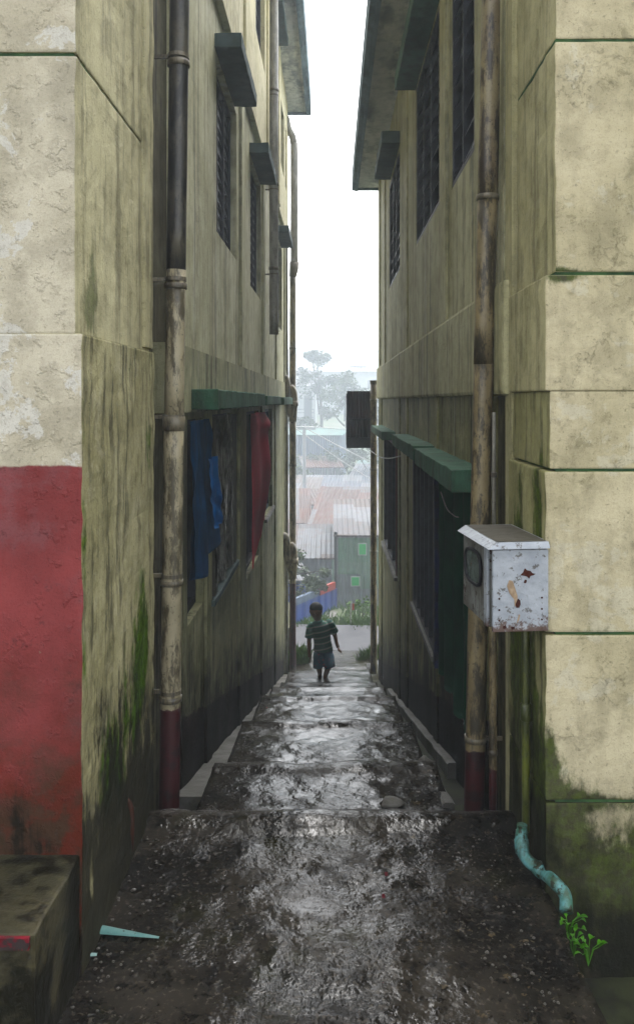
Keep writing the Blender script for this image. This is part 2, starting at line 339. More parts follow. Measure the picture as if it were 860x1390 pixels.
def boxmat():
    n = NT('chipped_white_paint'); p = n.pos
    c = n.mix(n.ramp(n.noise(p, 11, 6), .35, .65), (.48, .51, .55), (.35, .38, .42))
    c = n.mix(n.ramp(n.noise(p, 42, 8, .72), .57, .61, 0, .85), c, (.08, .07, .06))
    X = n.xyz(p)
    low = n.ramp(n.math('ADD', X[2], n.math('MULTIPLY', n.math('SUBTRACT', n.noise(p, 60, 6, .7), .5), .22)), .87, .90, 1, 0)
    c = n.mix(n.math('MULTIPLY', low, .9), c, (.09, .045, .03))
    c = n.mix(n.ramp(n.noise(p, 17, 5), .67, .68, 0, .9), c, (.10, .045, .03))
    n.bump(n.math('ADD', n.noise(p, 30, 6, .6), n.math('MULTIPLY', n.vor(p, 38), .5)), .5, .006)
    return n.set(col=c, rough=.38)
M['box'] = boxmat()
M['boxside'] = simple('dirty_paint', (.30, .31, .30), (.17, .17, .155), .5, scale=14, spots=(.05, .03, .02), sp=.57, grime_shade=(.08, .07, .055), ga=.7)
M['boxtop'] = simple('weathered_lid', (.13, .12, .10), (.07, .065, .05), .5, scale=10, st=(3, 30, 3))
M['rust'] = simple('rust', (.06, .018, .012), (.03, .01, .008), .8)
M['rustl'] = simple('primer_showing', (.50, .40, .30), (.34, .26, .19), .7, scale=40)
M['glassd'] = simple('dull_glass', (.15, .18, .165), (.10, .12, .11), .12)
def floor_mat(name, far=False):
    n = NT(name); p = n.pos; X = n.xyz(p)
    a = n.noise(p, 2.6, 7, .62); b = n.noise(p, 62, 3, .6, .2); g = n.noise(p, 120, 2, .5); a2 = n.noise(p, 7, 8, .62, .2)
    c = n.mix(n.ramp(a, .38, .62), (.010, .009, .008), (.032, .028, .023))
    c = n.mix(n.ramp(b, .54, .66, 0, .6), c, (.07, .06, .048))
    c = n.mix(n.ramp(n.noise(p, 16, 8, .7), .52, .62, 0, .8), c, (.004, .0035, .003))
    c = n.mix(n.ramp(n.noise(p, 1.6, 7, .7), .52, .64, 0, .5), c, (.022, .022, .008))
    sp = n.math('MULTIPLY', n.ramp(n.noise(p, 22, 8, .75), .60, .64, 0, .7), n.ramp(X[0], .05, .45, .12, 1)); c = n.mix(sp, c, (.13, .105, .07))
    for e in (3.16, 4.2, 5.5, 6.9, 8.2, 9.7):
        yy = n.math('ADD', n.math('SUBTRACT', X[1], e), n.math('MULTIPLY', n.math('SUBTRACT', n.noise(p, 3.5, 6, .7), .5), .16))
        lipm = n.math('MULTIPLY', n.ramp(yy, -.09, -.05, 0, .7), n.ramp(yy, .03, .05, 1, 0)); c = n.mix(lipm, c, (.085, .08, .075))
    lips = 0.
    for e in (3.16, 4.2, 5.5, 6.9, 8.2, 9.7):
        yy = n.math('ADD', n.math('SUBTRACT', X[1], e), n.math('MULTIPLY', n.math('SUBTRACT', n.noise(p, 3.5, 6, .7), .5), .10))
        lips = n.math('MAXIMUM', lips, n.math('MULTIPLY', n.ramp(yy, -.045, -.02), n.ramp(yy, .30, .50, 1, 0)))
    pud = n.ramp(a2, .42, .56)
    rr = n.math('ADD', n.math('MULTIPLY', pud, .10), .04); rr = n.math('ADD', rr, n.ramp(b, .50, .66, 0, .15))
    rr = n.math('ADD', rr, n.math('MULTIPLY', lips, .45))
    h = n.math('ADD', n.math('MULTIPLY', b, n.ramp(pud, 0, 1, .72, 1.0)), n.math('MULTIPLY', g, .10))
    h = n.math('ADD', h, n.math('MULTIPLY', n.noise(p, 17, 2, .5), 1.5))
    h = n.math('MULTIPLY', h, n.ramp(n.noise(p, 3.3, 5, .6), .40, .60, .35, 1.0))
    n.bump(h, 1.0, .0031)
    dry = n.ramp(n.math('ADD', n.noise(p, 4.5, 8, .68), n.math('ADD', n.ramp(X[0], 0, .6, 0, .10), n.ramp(X[0], -.55, -.25, .08, 0))), .48, .60, 1, .25)
    dry = n.math('MULTIPLY', dry, n.ramp(n.noise(p, 30, 6, .7), .40, .60, .45, 1))
    n.b.inputs['IOR'].default_value = 1.35
    return n.set(col=c, rough=rr, spec=n.math('MULTIPLY', dry, .5))
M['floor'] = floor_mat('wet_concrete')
M['kerb'] = concrete('kerb_concrete', (.24, .235, .22), (.15, .145, .135), gr=.6, wet=.35, st=(10, 10, 10), ms=.2)
M['soil'] = simple('mossy_soil', (.035, .04, .018), (.018, .018, .012), .85, scale=6, bump=.8)
M['road'] = simple('wet_road', (.055, .055, .06), (.035, .035, .04), .5, scale=2)
M['terrain'] = simple('hillside_ground', (.06, .085, .035), (.09, .09, .06), .9, scale=.6)
M['leafnear'] = simple('leaf_green', (.09, .24, .04), (.05, .14, .025), .4, scale=30)
M['leaf'] = simple('tree_leaf', (.055, .08, .035), (.03, .05, .02), .7, scale=.9)
M['leafpale'] = simple('pale_tree_leaf', (.10, .13, .07), (.06, .08, .045), .7, scale=.9)
M['grass'] = simple('grass_green', (.10, .18, .04), (.06, .11, .025), .8, scale=9)
M['bark'] = simple('bark', (.06, .05, .04), None, .9)
M['skin'] = simple('brown_skin', (.17, .088, .055), (.14, .07, .045), .5, scale=9, bump=.05)
M['hair'] = simple('black_hair', (.008, .008, .008), None, .7)
M['cork'] = corrug('dark_corrugated', [(.045, .035, .033), (.06, .05, .05), (.04, .035, .04)], .5, axis=0, pitch=.05, rust=.25)
M['coredge'] = simple('dark_metal_edge', (.03, .03, .035), None, .5)

# ------------------------------------------------------------------ ground and stairs
PROF = [(-4, 0), (3.16, 0), (3.17, -.17), (4.2, -.28), (4.21, -.43), (5.5, -.58), (5.51, -.73), (6.9, -.92), (6.91, -1.07), (8.2, -1.31),
        (8.21, -1.45), (9.7, -1.79), (9.71, -1.92), (11.4, -2.20), (11.41, -2.33), (12.7, -2.53), (15.0, -3.02)]
def fz(y):
    for (a, b) in zip(PROF, PROF[1:]):
        if a[0] <= y <= b[0]: return a[1]+(b[1]-a[1])*(y-a[0])/(b[0]-a[0])
    return PROF[-1][1] if y > 15 else 0
def build_floor():
    bm = bmesh.new(); ys = []
    for (a, b) in zip(PROF, PROF[1:]):
        L = b[0]-a[0]; k = 3 if L < .05 else max(4, int(L/(.03 if b[0] < 7 else .06)))
        if a[0] < -3: k = 40; ys += [a[0]+(1.2-a[0])*i/30 for i in range(30)]; ys += [1.2+(b[0]-1.2)*i/66 for i in range(66)]; continue
        ys += [a[0]+L*i/k for i in range(k)]
    ys.append(15.0)
    nx = 56; rows = []
    for y in ys:
        row = []
        xl, xr = (-.745, .70) if y < 3.165 else (-.60, .535)
        if y > 12.75: xl, xr = -.60-.25*(y-12.75), .60+.35*(y-12.75)
        for i in range(nx+1):
            x = xl+(xr-xl)*i/nx
            v = Vector((x, y, 0))
            dy = .022*mn.noise(Vector((x*3.1, round(y/1.3)*7, 1)))+.010*mn.noise(Vector((x*11, round(y)*3, 4))) if 3.0 < y < 12 else 0
            dz = .009*mn.noise(v*3.2)+.0055*mn.noise(v*11)+.003*mn.noise(v*31)
            # worn, broken lip
            for e in (3.16, 4.2, 5.5, 6.9, 8.2, 9.7):
                if 0 <= e-y < .16: dz += (.016+.010*mn.noise(Vector((x*4, e, 7))))*min(1, (.16-(e-y))/.03)
                if 0 <= e-y < .05: dz -= .030*(1-(e-y)/.05)**2*(.6+.9*mn.noise(Vector((x*5, e, 2))))
                if .01 < y-e < .25: dz -= .012*(1-(y-e)/.25)
            if y < 3.165:
                dz += .018*math.exp(-((y-3.07)/.06)**2)*(.5+mn.noise(Vector((x*2.5, 1, 1))))
                er = .05*max(0, mn.noise(Vector((1, y*3, 3)))) ; 
                if i == nx: x += .02*mn.noise(Vector((3, y*5, 1)))
                if i == 0: x += .02*mn.noise(Vector((5, y*5, 1)))
            row.append(bm.verts.new((x, y+dy, fz(y)+dz)))
        # skirts
        l = row[0].co; r = row[-1].co
        row = [bm.verts.new((l.x-.01, l.y, l.z-.45))]+row+[bm.verts.new((r.x+.01, r.y, r.z-.45))]
        rows.append(row)
    for a, b in zip(rows, rows[1:]):
        for i in range(len(a)-1): bm.faces.new((a[i], a[i+1], b[i+1], b[i]))
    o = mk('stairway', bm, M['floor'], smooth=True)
    structure(o, label='wet dark concrete landing and broad worn steps running down the alley', cat='stairs')
build_floor()
def ramp_strip(name, x0, x1, y0, y1, up, h, mat, seed=0, wob=.01):
    bm = bmesh.new(); k = int((y1-y0)/.07); prev = None
    for i in range(k+1):
        y = y0+(y1-y0)*i/k
        z = -.30-(y-3.9)*.272+up + .012*mn.noise(Vector((seed, y*3, 0)))
        a = x0+wob*mn.noise(Vector((seed+1, y*4, 0))); b = x1+wob*mn.noise(Vector((seed+2, y*4, 0)))
        cur = [bm.verts.new(c) for c in ((a, y, z-h), (a, y, z-.008), (a+.01, y, z), (b-.01, y, z), (b, y, z-.008), (b, y, z-h))]
        if prev:
            for q in range(5): bm.faces.new((prev[q], prev[q+1], cur[q+1], cur[q]))
        else: bm.faces.new(cur)
        prev = cur
    bm.faces.new(prev[::-1])
    return mk(name, bm, mat, smooth=False)
structure(ramp_strip('kerb', -.735, -.575, 3.75, 12.3, .02, .5, M['kerb'], 1, .02), label='pale concrete kerb along the left wall of the steps', cat='kerb')
structure(ramp_strip('kerb',   .50, .548, 3.6, 10.5, .03, .5, M['kerb'], 5), label='narrow concrete kerb edging the right side of the steps', cat='kerb')
structure(ramp_strip('drain_channel', .545, .74, 3.18, 12.2, -.06, .4, M['soil'], 9), label='dark drain channel between kerb and right wall', cat='drain')
structure(ramp_strip('kerb', .655, .72, 4.6, 9.6, .03, .4, M['kerb'], 12), label='raised concrete ledge against the right wall above the drain', cat='kerb')

def lerp_prof(t, pr):
    if t <= pr[0][0]: return pr[0][1]
    for a, b in zip(pr, pr[1:]):
        if a[0] <= t <= b[0]: return a[1]+(b[1]-a[1])*(t-a[0])/(b[0]-a[0])
    return pr[-1][1]
TP = [(-60, -.5), (3.0, -.42), (12, -2.85), (15, -3.2), (16.0, -3.14), (19, -3.6), (24, -4.52), (32, -5.7), (44, -5.9), (58, -4.2), (75, -1.6), (100, 1.2), (150, 2.5), (600, 3)]
bm = bmesh.new()
ty = [-60, -20, -5, 0, 1.5, 3, 4.5, 6, 8, 10, 12, 13.5, 15]+[16+.8*i for i in range(20)]+[32+3*i for i in range(24)]+[110, 130, 160, 220, 320, 450, 600]
tx = [-500, -200, -80, -40, -20, -12]+[-8+i*.8 for i in range(21)]+[12, 20, 40, 80, 200, 500]
gr = [[bm.verts.new((x, y, lerp_prof(y, TP)+(.10*mn.noise(Vector((x*.7, y*.7, 0))) if y > 17 else 0))) for x in tx] for y in ty]
for i in range(len(ty)-1):
    for j in range(len(tx)-1): bm.faces.new((gr[i][j], gr[i][j+1], gr[i+1][j+1], gr[i+1][j]))
structure(mk('ground', bm, M['terrain'], smooth=True))
bm = bmesh.new(); sheet(bm, lambda u, v: Vector((-9+18*u, 14.7+1.75*v+.25*math.sin(u*5), -2.985-.02*v-.02*abs(u-.5))), 40, 4)
for f in bm.faces: pass
M['road'].node_tree.nodes['Principled BSDF'].inputs['Specular IOR Level'].default_value = .06
structure(mk('road', bm, M['road']))
bm = bmesh.new(); box(bm, -12, 12, -14, .95, -.5, -.27); bmesh.ops.subdivide_edges(bm, edges=bm.edges[:], cuts=3, use_grid_fill=True); structure(mk('reflector', bm, simple('pale_bounce_concrete', (.36, .34, .30), (.28, .27, .24), .6, scale=2)), label='pale concrete yard added behind the viewpoint to bounce light', cat='reflector')  # unseen sheet added to bounce light onto the front walls
# rough soil strip right of the landing
bm = bmesh.new(); sheet(bm, lambda u, v: Vector((.66+1.2*u, 1.2+1.45*v, -.28+.05*mn.noise(Vector((u*4, v*6, 0)))+.02*mn.noise(Vector((u*14, v*20, 0))))), 30, 40)
structure(mk('soil_strip', bm, M['soil'], smooth=True))

# ------------------------------------------------------------------ buildings
def window(parent, side, X, y0, y1, z0, z1, cols=2, slats=11, tilt=.6, depth=.07, mat='louvre', open_=.0, slat=True, label=None):
    """side=+1: the alley lies towards +x (left building)"""
    Xp = X-side*(depth+.01)
    pane = boxo('window', M['void'], parent, Xp-side*.02, Xp-side*.04, y0-.02, y1+.02, z0-.02, z1+.02)
    if label: pane['label'] = label
    bm = bmesh.new(); xf0, xf1 = Xp-side*.018, Xp+side*.035; t = .035
    for (a, b, c, e) in ((y0, y0+t, z0, z1), (y1-t, y1, z0, z1), (y0+t, y1-t, z0, z0+t), (y0+t, y1-t, z1-t, z1)):
        box(bm, xf0, xf1, a, b, c, e)
    W = (y1-y0-2*t)/cols
    for k in range(1, cols): box(bm, xf0, xf1, y0+t+W*k-.014, y0+t+W*k+.014, z0+t, z1-t)
    mk('frame', bm, M['frame'], pane)
    if slat:
        bm = bmesh.new(); H = (z1-z0-2*t)/slats
        for k in range(cols):
            a = y0+t+W*k+.018; b = y0+t+W*(k+1)-.018; hang = rnd.random()*.25
            for s in range(slats):
                zc = z0+t+H*(s+.5); tl = tilt+hang+rnd.uniform(-.12, .12); hh = H*.56; c_, s_ = math.cos(tl), math.sin(tl)
                xo = Xp+side*.012
                # a slat hinged: top edge inside, bottom edge out
                p1 = Vector((xo-side*s_*hh*.5, 0, zc+c_*hh)); p2 = Vector((xo+side*s_*hh*.42, 0, zc-c_*hh))
                vs = [bm.verts.new((p.x, yy, p.z)) for p, yy in ((p1, a), (p1, b), (p2, b), (p2, a))]
                f = bm.faces.new(vs)
        bmesh.ops.solidify(bm, geom=bm.faces[:], thickness=.006)
        mk('louvres', bm, M[mat], pane)
    return pane
def hood(parent, x0, x1, y0, y1, z0, z1, mat):
    bm = bmesh.new(); box(bm, x0, x1, y0, y1, z0, z1, bev=.006); roughen(bm, .007, .07)
    return mk('window_hood', bm, M[mat], parent)

# ---- left
LB = thing('apartment_building', 'tall stained cream apartment block on the left with a red painted front wall', 'building', (-3, 6, -.5))
# corner pillar
bm = bmesh.new(); box(bm, -.925-5, -.713, 2.262, 3.18, 2.578, 9.0, bev=.008); mk('corner_pillar', bm, M['side_left_top'], LB)
def pillar(name, x0, x1, y0, y1, z0, z1, front, side, parent, rough=.004):
    bm = bmesh.new(); box(bm, x0, x1, y0, y1, z0, z1, bev=.007); roughen_near(bm, rough)
    o = mk(name, bm, side, parent); o.data.materials.append(front)
    for p in o.data.polygons:
        if p.normal.y < -.5: p.material_index = 1
    return o
def roughen_near(bm, amt):
    xs = [v.co.x for v in bm.verts]; lo, hi = min(xs), max(xs)
    cuts = [lo+ i*.05 for i in range(1, 12)] if lo > 0 else [hi-i*.05 for i in range(1, 12)]
    for c in cuts:
        if lo < c < hi: bmesh.ops.bisect_plane(bm, geom=bm.verts[:]+bm.edges[:]+bm.faces[:], plane_co=(c, 0, 0), plane_no=(1, 0, 0))
    for ax, st in ((1, .05), (2, .04)):
        cs = [v.co[ax] for v in bm.verts]; a, b = min(cs), max(cs); b2 = min(b, 3.6)
        k = int((b2-a)/st)
        for i in range(1, k):
            pl = [0, 0, 0]; pl[ax] = a+(b2-a)*i/k; nn = [0, 0, 0]; nn[ax] = 1
            bmesh.ops.bisect_plane(bm, geom=bm.verts[:]+bm.edges[:]+bm.faces[:], plane_co=pl, plane_no=nn)
    for v in bm.verts:
        q = v.co
        v.co += Vector((mn.noise(q*8)+.6*mn.noise(q*24), .6*mn.noise(q*7+Vector((9, 3, 1)))+.5*mn.noise(q*23), 0))*amt
bpy.data.objects.remove(bpy.data.objects['corner_pillar'])
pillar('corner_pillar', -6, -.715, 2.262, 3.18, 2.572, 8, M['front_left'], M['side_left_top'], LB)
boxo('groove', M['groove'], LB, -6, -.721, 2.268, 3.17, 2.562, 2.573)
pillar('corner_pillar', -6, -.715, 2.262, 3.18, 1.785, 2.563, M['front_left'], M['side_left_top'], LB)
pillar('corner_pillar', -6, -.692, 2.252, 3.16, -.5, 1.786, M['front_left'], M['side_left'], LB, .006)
pillar('corner_strip', -.76, -.700, 3.055, 3.185, 1.80, 8, M['side_left_top'], M['side_left_top'], LB)
# recess behind the pipe
boxo('recessed_wall', concrete('blackened_plaster', (.20, .19, .14), (.12, .11, .08), gr=.97, st=(26, 26, .8), grime_shade=(.008, .008, .006), ms=.5), LB, -6, -.80, 3.15, 4.0, -1, 8)
LH = [(4.1, 4.62, .45, 1.50), (4.85, 6.0, .41, 1.51), (6.95, 8.1, .05, 1.5), (8.85, 9.95, .30, 1.5),
      (5.08, 6.15, 2.66, 3.77), (7.2, 8.25, 2.62, 3.77), (9.4, 10.3, 2.62, 3.6), (10.7, 11.75, 2.60, 3.77)]
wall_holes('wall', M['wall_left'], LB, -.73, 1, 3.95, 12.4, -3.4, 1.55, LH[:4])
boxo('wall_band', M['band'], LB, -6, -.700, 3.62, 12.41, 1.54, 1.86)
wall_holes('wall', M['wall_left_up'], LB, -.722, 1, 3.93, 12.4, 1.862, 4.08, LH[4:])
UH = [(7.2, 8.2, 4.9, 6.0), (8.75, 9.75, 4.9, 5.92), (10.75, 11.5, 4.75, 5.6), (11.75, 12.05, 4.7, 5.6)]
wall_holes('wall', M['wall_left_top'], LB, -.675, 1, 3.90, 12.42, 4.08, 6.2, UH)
for (yy) in (6.45, 8.45, 10.45, 12.3): boxo('pilaster', M['wall_left_up'], LB, -.76, -.700, yy-.12, yy+.10, 1.862, 4.079)
for (yy) in (4.74, 6.4, 8.4, 10.4): boxo('pilaster', M['wall_left'], LB, -.78, -.712, yy-.10, yy+.09, -3, 1.539)
for (yy) in (6.3, 8.47, 10.3): boxo('pilaster', M['wall_left_top'], LB, -.72, -.655, yy-.10, yy+.10, 4.082, 6.1)
boxo('far_wall', M['wall_left_up'], LB, -6, -.74, 12.1, 12.39, -3.6, 6.1)
boxo('sill', M['hood_top'], LB, -.735, -.69, 4.8, 6.05, .375, .41)
boxo('sill', M['kerb'], LB, -.735, -.70, 8.8, 10.0, .265, .30)
window(LB, 1, -.722, *LH[4], cols=3, slats=12, tilt=.35)
window(LB, 1, -.722, *LH[5], cols=3, slats=12, tilt=.35)
window(LB, 1, -.722, *LH[6], cols=2, slats=10, tilt=.35)
window(LB, 1, -.722, *LH[7], cols=3, slats=12, tilt=.35)
for h in UH: window(LB, 1, -.675, *h, cols=2, slats=11, tilt=.4)
window(LB, 1, -.73, *LH[0], cols=1, slat=False); window(LB, 1, -.73, *LH[2], cols=2, slat=False); window(LB, 1, -.73, *LH[3], cols=3, slat=False, label='dark barred window below the green ledge')
wp = window(LB, 1, -.73, *LH[1], cols=1, slat=False, label='window covered with grey plastic sheeting and boards')
bm = bmesh.new()
def plast(u, v):
    y = 4.86+1.12*u; z = 1.50-1.07*v
    fold = .022*math.sin(u*19+3*mn.noise(Vector((u*3, v*2, 0))))+.02*mn.noise(Vector((u*9, v*3, 1)))+.01*mn.noise(Vector((u*24, v*14, 5)))
    return Vector((-.725+fold*1.3, y, z))
sheet(bm, plast, 60, 50); mk('plastic_sheet', bm, M['plastic'], wp, smooth=True)
for yy in (4.9, 5.93): boxo('board', M['woodgrey'], wp, -.725, -.70, yy-.03, yy+.03, .42, 1.5)
for (a, b) in ((5.0, 6.02), (7.13, 8.2), (10.5, 11.6)): hood(LB, -.73, -.555, a, b, 3.78, 3.87, 'hood_top')
hood(LB, -.70, -.53, 8.8, 9.9, 5.93, 6.02, 'hood_top')
hood(LB, -.705, -.565, 4.05, 6.9, 1.553, 1.652, 'hood'); hood(LB, -.705, -.575, 7.25, 9.2, 1.555, 1.64, 'hood'); hood(LB, -.705, -.56, 9.6, 11.6, 1.545, 1.635, 'hood')
bm = bmesh.new(); box(bm, -6.3, -.36, 2.5, 12.7, 6.12, 6.24); mk('eave', bm, M['eave'], LB)
bm = bmesh.new(); box(bm, -.36, -.32, 2.5, 12.74, 6.08, 6.36); box(bm, -6.3, -.36, 12.7, 12.74, 6.08, 6.36); box(bm, -.40, -.36, 2.5, 12.7, 6.06, 6.12); mk('fascia', bm, M['fascia'], LB)
boxo('backing_wall', M['wall_left_up'], LB, -6, -5.8, 3, 12.3, -4, 6.1)

# ---- right
RB = thing('apartment_building', 'lower mildewed ochre apartment block on the right with block-jointed front wall', 'building', (3, 6, -.5))
joints = [.297, .840, 1.369, 2.007, 2.762]
zz = [-.6]+joints+[9.0]
for i in range(len(zz)-1):
    x0 = .690 if zz[i] < 2.0 else .722
    fr = M['front_right']
    sd = M['side_right'] if zz[i] < 2 else M['side_right_top']
    if i == 3: # block under the band is split by the band's underside
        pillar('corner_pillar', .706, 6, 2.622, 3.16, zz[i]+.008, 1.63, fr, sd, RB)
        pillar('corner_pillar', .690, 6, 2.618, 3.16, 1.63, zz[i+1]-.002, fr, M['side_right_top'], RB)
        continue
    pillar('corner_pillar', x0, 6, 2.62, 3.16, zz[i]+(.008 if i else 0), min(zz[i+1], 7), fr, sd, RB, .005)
for j in joints: boxo('groove', M['groove'], RB, .724, 6, 2.626, 3.15, j-.002, j+.009)
boxo('recessed_wall', concrete('recess_shade_plaster', (.22, .20, .13), (.13, .12, .08), gr=.97, st=(26, 26, .8), grime_shade=(.008, .009, .005), ms=.7), RB, .80, 6, 3.1, 3.95, -1.2, 4.9)  # plaster colour darkened to carry the recess shadow, over streaky grime
boxo('corner_strip', M['side_right_top'], RB, .700, .84, 3.155, 3.27, -.9, 4.9)
RH = [(3.98, 5.30, -.13, 1.17), (5.55, 7.0, -.15, 1.15), (8.7, 10.9, -.30, 1.13),
      (3.98, 4.74, 2.83, 4.3), (5.28, 6.72, 2.88, 4.18), (8.34, 9.86, 2.95, 4.2)]
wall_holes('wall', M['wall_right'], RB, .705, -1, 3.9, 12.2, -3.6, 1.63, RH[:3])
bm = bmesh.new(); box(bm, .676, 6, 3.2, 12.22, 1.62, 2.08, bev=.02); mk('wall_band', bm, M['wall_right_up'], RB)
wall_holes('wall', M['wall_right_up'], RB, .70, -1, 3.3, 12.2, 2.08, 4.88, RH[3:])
for yy in (5.0, 7.55, 10.6, 11.7): boxo('pilaster', M['wall_right_up'], RB, .684, .75, yy-.12, yy+.12, 2.082, 4.87)
for yy in (5.43, 7.55, 8.4, 11.4): boxo('pilaster', M['wall_right'], RB, .69, .75, yy-.10, yy+.10, -3.4, 1.619)
boxo('far_wall', M['wall_right_up'], RB, .72, 6, 11.95, 12.19, -3.6, 4.87)
window(RB, -1, .70, *RH[3], cols=2, slats=11, tilt=.75, depth=.03)
window(RB, -1, .70, *RH[4], cols=3, slats=10, tilt=.75, depth=.03)
window(RB, -1, .70, *RH[5], cols=3, slats=10, tilt=.6, depth=.03)
window(RB, -1, .705, *RH[0], cols=2, slat=False); wr = window(RB, -1, .705, *RH[1], cols=5, slat=False, depth=.02, label='dark window of tall narrow panes under the green ledge')
w3 = window(RB, -1, .705, *RH[2], cols=3, slat=False, depth=.02, label='dark window with a dark red jamb')
boxo('jamb', M['darkred'], w3, .69, .72, 8.70, 8.78, -.29, 1.12)
boxo('jamb', M['navy'], wr, .675, .72, 5.31, 5.40, -.16, 1.15)
boxo('sill', M['kerb'], RB, .665, .71, 8.65, 10.95, -.335, -.30); boxo('sill', M['kerb'], RB, .68, .71, 5.52, 7.05, -.185, -.15)
hood(RB, .53, .71, 5.2, 6.8, 4.20, 4.33, 'hood'); hood(RB, .51, .71, 8.32, 9.7, 4.24, 4.37, 'hood_top')
hood(RB, .55, .71, 3.73, 5.4, 1.173, 1.28, 'hood'); hood(RB, .548, .71, 5.45, 7.4, 1.19, 1.29, 'hood'); hood(RB, .55, .71, 8.95, 11.3, 1.16, 1.25, 'hood')
bm = bmesh.new(); box(bm, .36, 6.3, 2.9, 12.5, 4.88, 5.0); mk('eave', bm, M['eave'], RB)
bm = bmesh.new(); box(bm, .31, .36, 2.9, 12.54, 4.84, 5.12); box(bm, .36, 6.3, 12.5, 12.54, 4.84, 5.12); box(bm, .36, .40, 2.9, 12.5, 4.82, 4.88); mk('fascia', bm, M['fascia'], RB)
boxo('backing_wall', M['wall_right_up'], RB, 5.8, 6, 3, 12, -4, 4.9)
# raised slab in front of the red wall
sb = thing('front_step', 'low mossy concrete step with a pink-red painted edge below the red wall', 'step', (-1.5, 2.05, 0))
bm = bmesh.new(); box(bm, -4, -.70, 1.915, 2.26, -.4, .335, bev=.008); roughen_near(bm, .004); mk('slab', bm, M['slab'], sb)
boxo('painted_edge', M['slabred'], sb, -4, -.712, 1.905, 1.918, .305, .333)

# ------------------------------------------------------------------ pipes
def coupling(parent, c, r, h=.035, mat='coupling', name='coupling'):
    bm = bmesh.new(); c = Vector(c)
    tube(bm, [c-Vector((0, 0, h)), c-Vector((0, 0, h*.9)), c+Vector((0, 0, h*.9)), c+Vector((0, 0, h))], [r*.99, r*1.12, r*1.12, r*.99], 18)
    return mk(name, bm, M[mat], parent, smooth=True)
def bracket(parent, c, r, side):
    bm = bmesh.new(); c = Vector(c); tube(bm, [c-Vector((0, 0, .008)), c+Vector((0, 0, .008))], r*1.06, 18)
    box(bm, c.x, c.x-side*(r+.07), c.y-.006, c.y+.006, c.z-.008, c.z+.008); mk('bracket', bm, M['coupling'], parent)
g = 'vertical drainpipes on the alley walls'
dp = thing('drainpipe', 'thick stained drainpipe on the left, black above and cream below with a red base', 'drainpipe', (-.66, 3.42, -.1), g)
def XA(z): return wx(243-13*(543-0)/1080, 3.42)+ (z-1.6)*.0125*1.0+.0
def seg(parent, z0, z1, fx, y, r, mat, name='pipe_section'):
    bm = bmesh.new(); k = max(2, int((z1-z0)/.15)); pts = [(fx(z0+(z1-z0)*i/k)+.002*mn.noise(Vector((z0+i*.4, y, 0))), y, z0+(z1-z0)*i/k) for i in range(k+1)]
    tube(bm, pts, r, 20); return mk(name, bm, M[mat], parent, smooth=True)
seg(dp, -.3, 1.50, XA, 3.42, .043, 'pipeA'); seg(dp, 1.50, 2.15, XA, 3.425, .041, 'pipeA'); seg(dp, 2.15, 6.1, XA, 3.425, .041, 'pipeAd')
for z in (.34, .83, 1.50, 2.08, 3.02): 
    coupling(dp, (XA(z), 3.42, z), .043, .03 if z in (1.5, ) else .012)
    bracket(dp, (XA(z), 3.42, z+.03), .043, 1)
dp2 = thing('drainpipe', 'brown stained drainpipe on the right running behind the white meter box', 'drainpipe', (.62, 3.4, -.1), g)
def XB(z): return wx(655, 3.4)+(z-1.6)*.022
seg(dp2, -.25, 1.75, XB, 3.4, .042, 'pipeB'); seg(dp2, 1.75, 2.45, XB, 3.4, .042, 'pipeB'); seg(dp2, 2.45, 4.86, XB, 3.4, .042, 'pipeBd')
for z in (.18, 2.45): coupling(dp2, (XB(z), 3.4, z), .042, .012); bracket(dp2, (XB(z), 3.4, z), .042, -1)
dp3 = thing('drainpipe', 'pale drainpipe high on the left wall ending above the band', 'drainpipe', (-.62, 8.6, 2.3), g)
seg(dp3, 2.30, 6.1, lambda z: -.615, 8.62, .048, 'pipeC')
for z in (3.0, 3.9, 4.9): coupling(dp3, (-.615, 8.62, z), .048, .02); bracket(dp3, (-.615, 8.62, z-.06), .048, 1)
dp4 = thing('drainpipe', 'far drainpipe at the end corner of the left building with two bulky elbow joints', 'drainpipe', (-.6, 12.5, -2.5), g)
seg(dp4, -2.6, 1.3, lambda z: -.60, 12.47, .05, 'pipeD'); seg(dp4, 1.3, 3.55, lambda z: -.60, 12.47, .05, 'pipeD'); seg(dp4, 3.6, 5.55, lambda z: -.575, 12.45, .06, 'pipeC')
bm = bmesh.new(); tube(bm, [(-.70, 12.3, 5.9), (-.66, 12.4, 5.75), (-.60, 12.45, 5.65), (-.575, 12.45, 5.5)], .055, 14); mk('elbow', bm, M['pipeC'], dp4, smooth=True)
bm = bmesh.new(); tube(bm, [(-.575, 12.45, 3.72), (-.58, 12.45, 3.62), (-.60, 12.47, 3.5)], [.075, .07, .055], 14); mk('reducer', bm, M['coupling'], dp4, smooth=True)
seg(dp4, -2.6, 6.0, lambda z: -.705, 12.50, .035, 'pipeC')
for zc in (1.55, -.85):
    bm = bmesh.new(); tube(bm, smoothpts([(-.79, 12.2, zc+.36), (-.72, 12.25, zc+.40), (-.68, 12.3, zc+.30), (-.68, 12.32, zc+.1), (-.64, 12.36, zc-.1), (-.60, 12.44, zc-.22)], 5), .055, 14)
    tube(bm, smoothpts([(-.64, 12.35, zc+.25), (-.59, 12.36, zc+.18), (-.58, 12.37, zc), (-.60, 12.4, zc-.28)], 5), .06, 14); mk('elbow', bm, M['pipeD'], dp4, smooth=True)
    bm = bmesh.new(); tube(bm, [(-.585, 12.37, zc+.04), (-.585, 12.37, zc-.04)], .075, 14); mk('coupling', bm, M['pipeD'], dp4, smooth=True)
coupling(dp4, (-.60, 12.47, 2.4), .05, .02); coupling(dp4, (-.60, 12.47, .6), .05, .02)
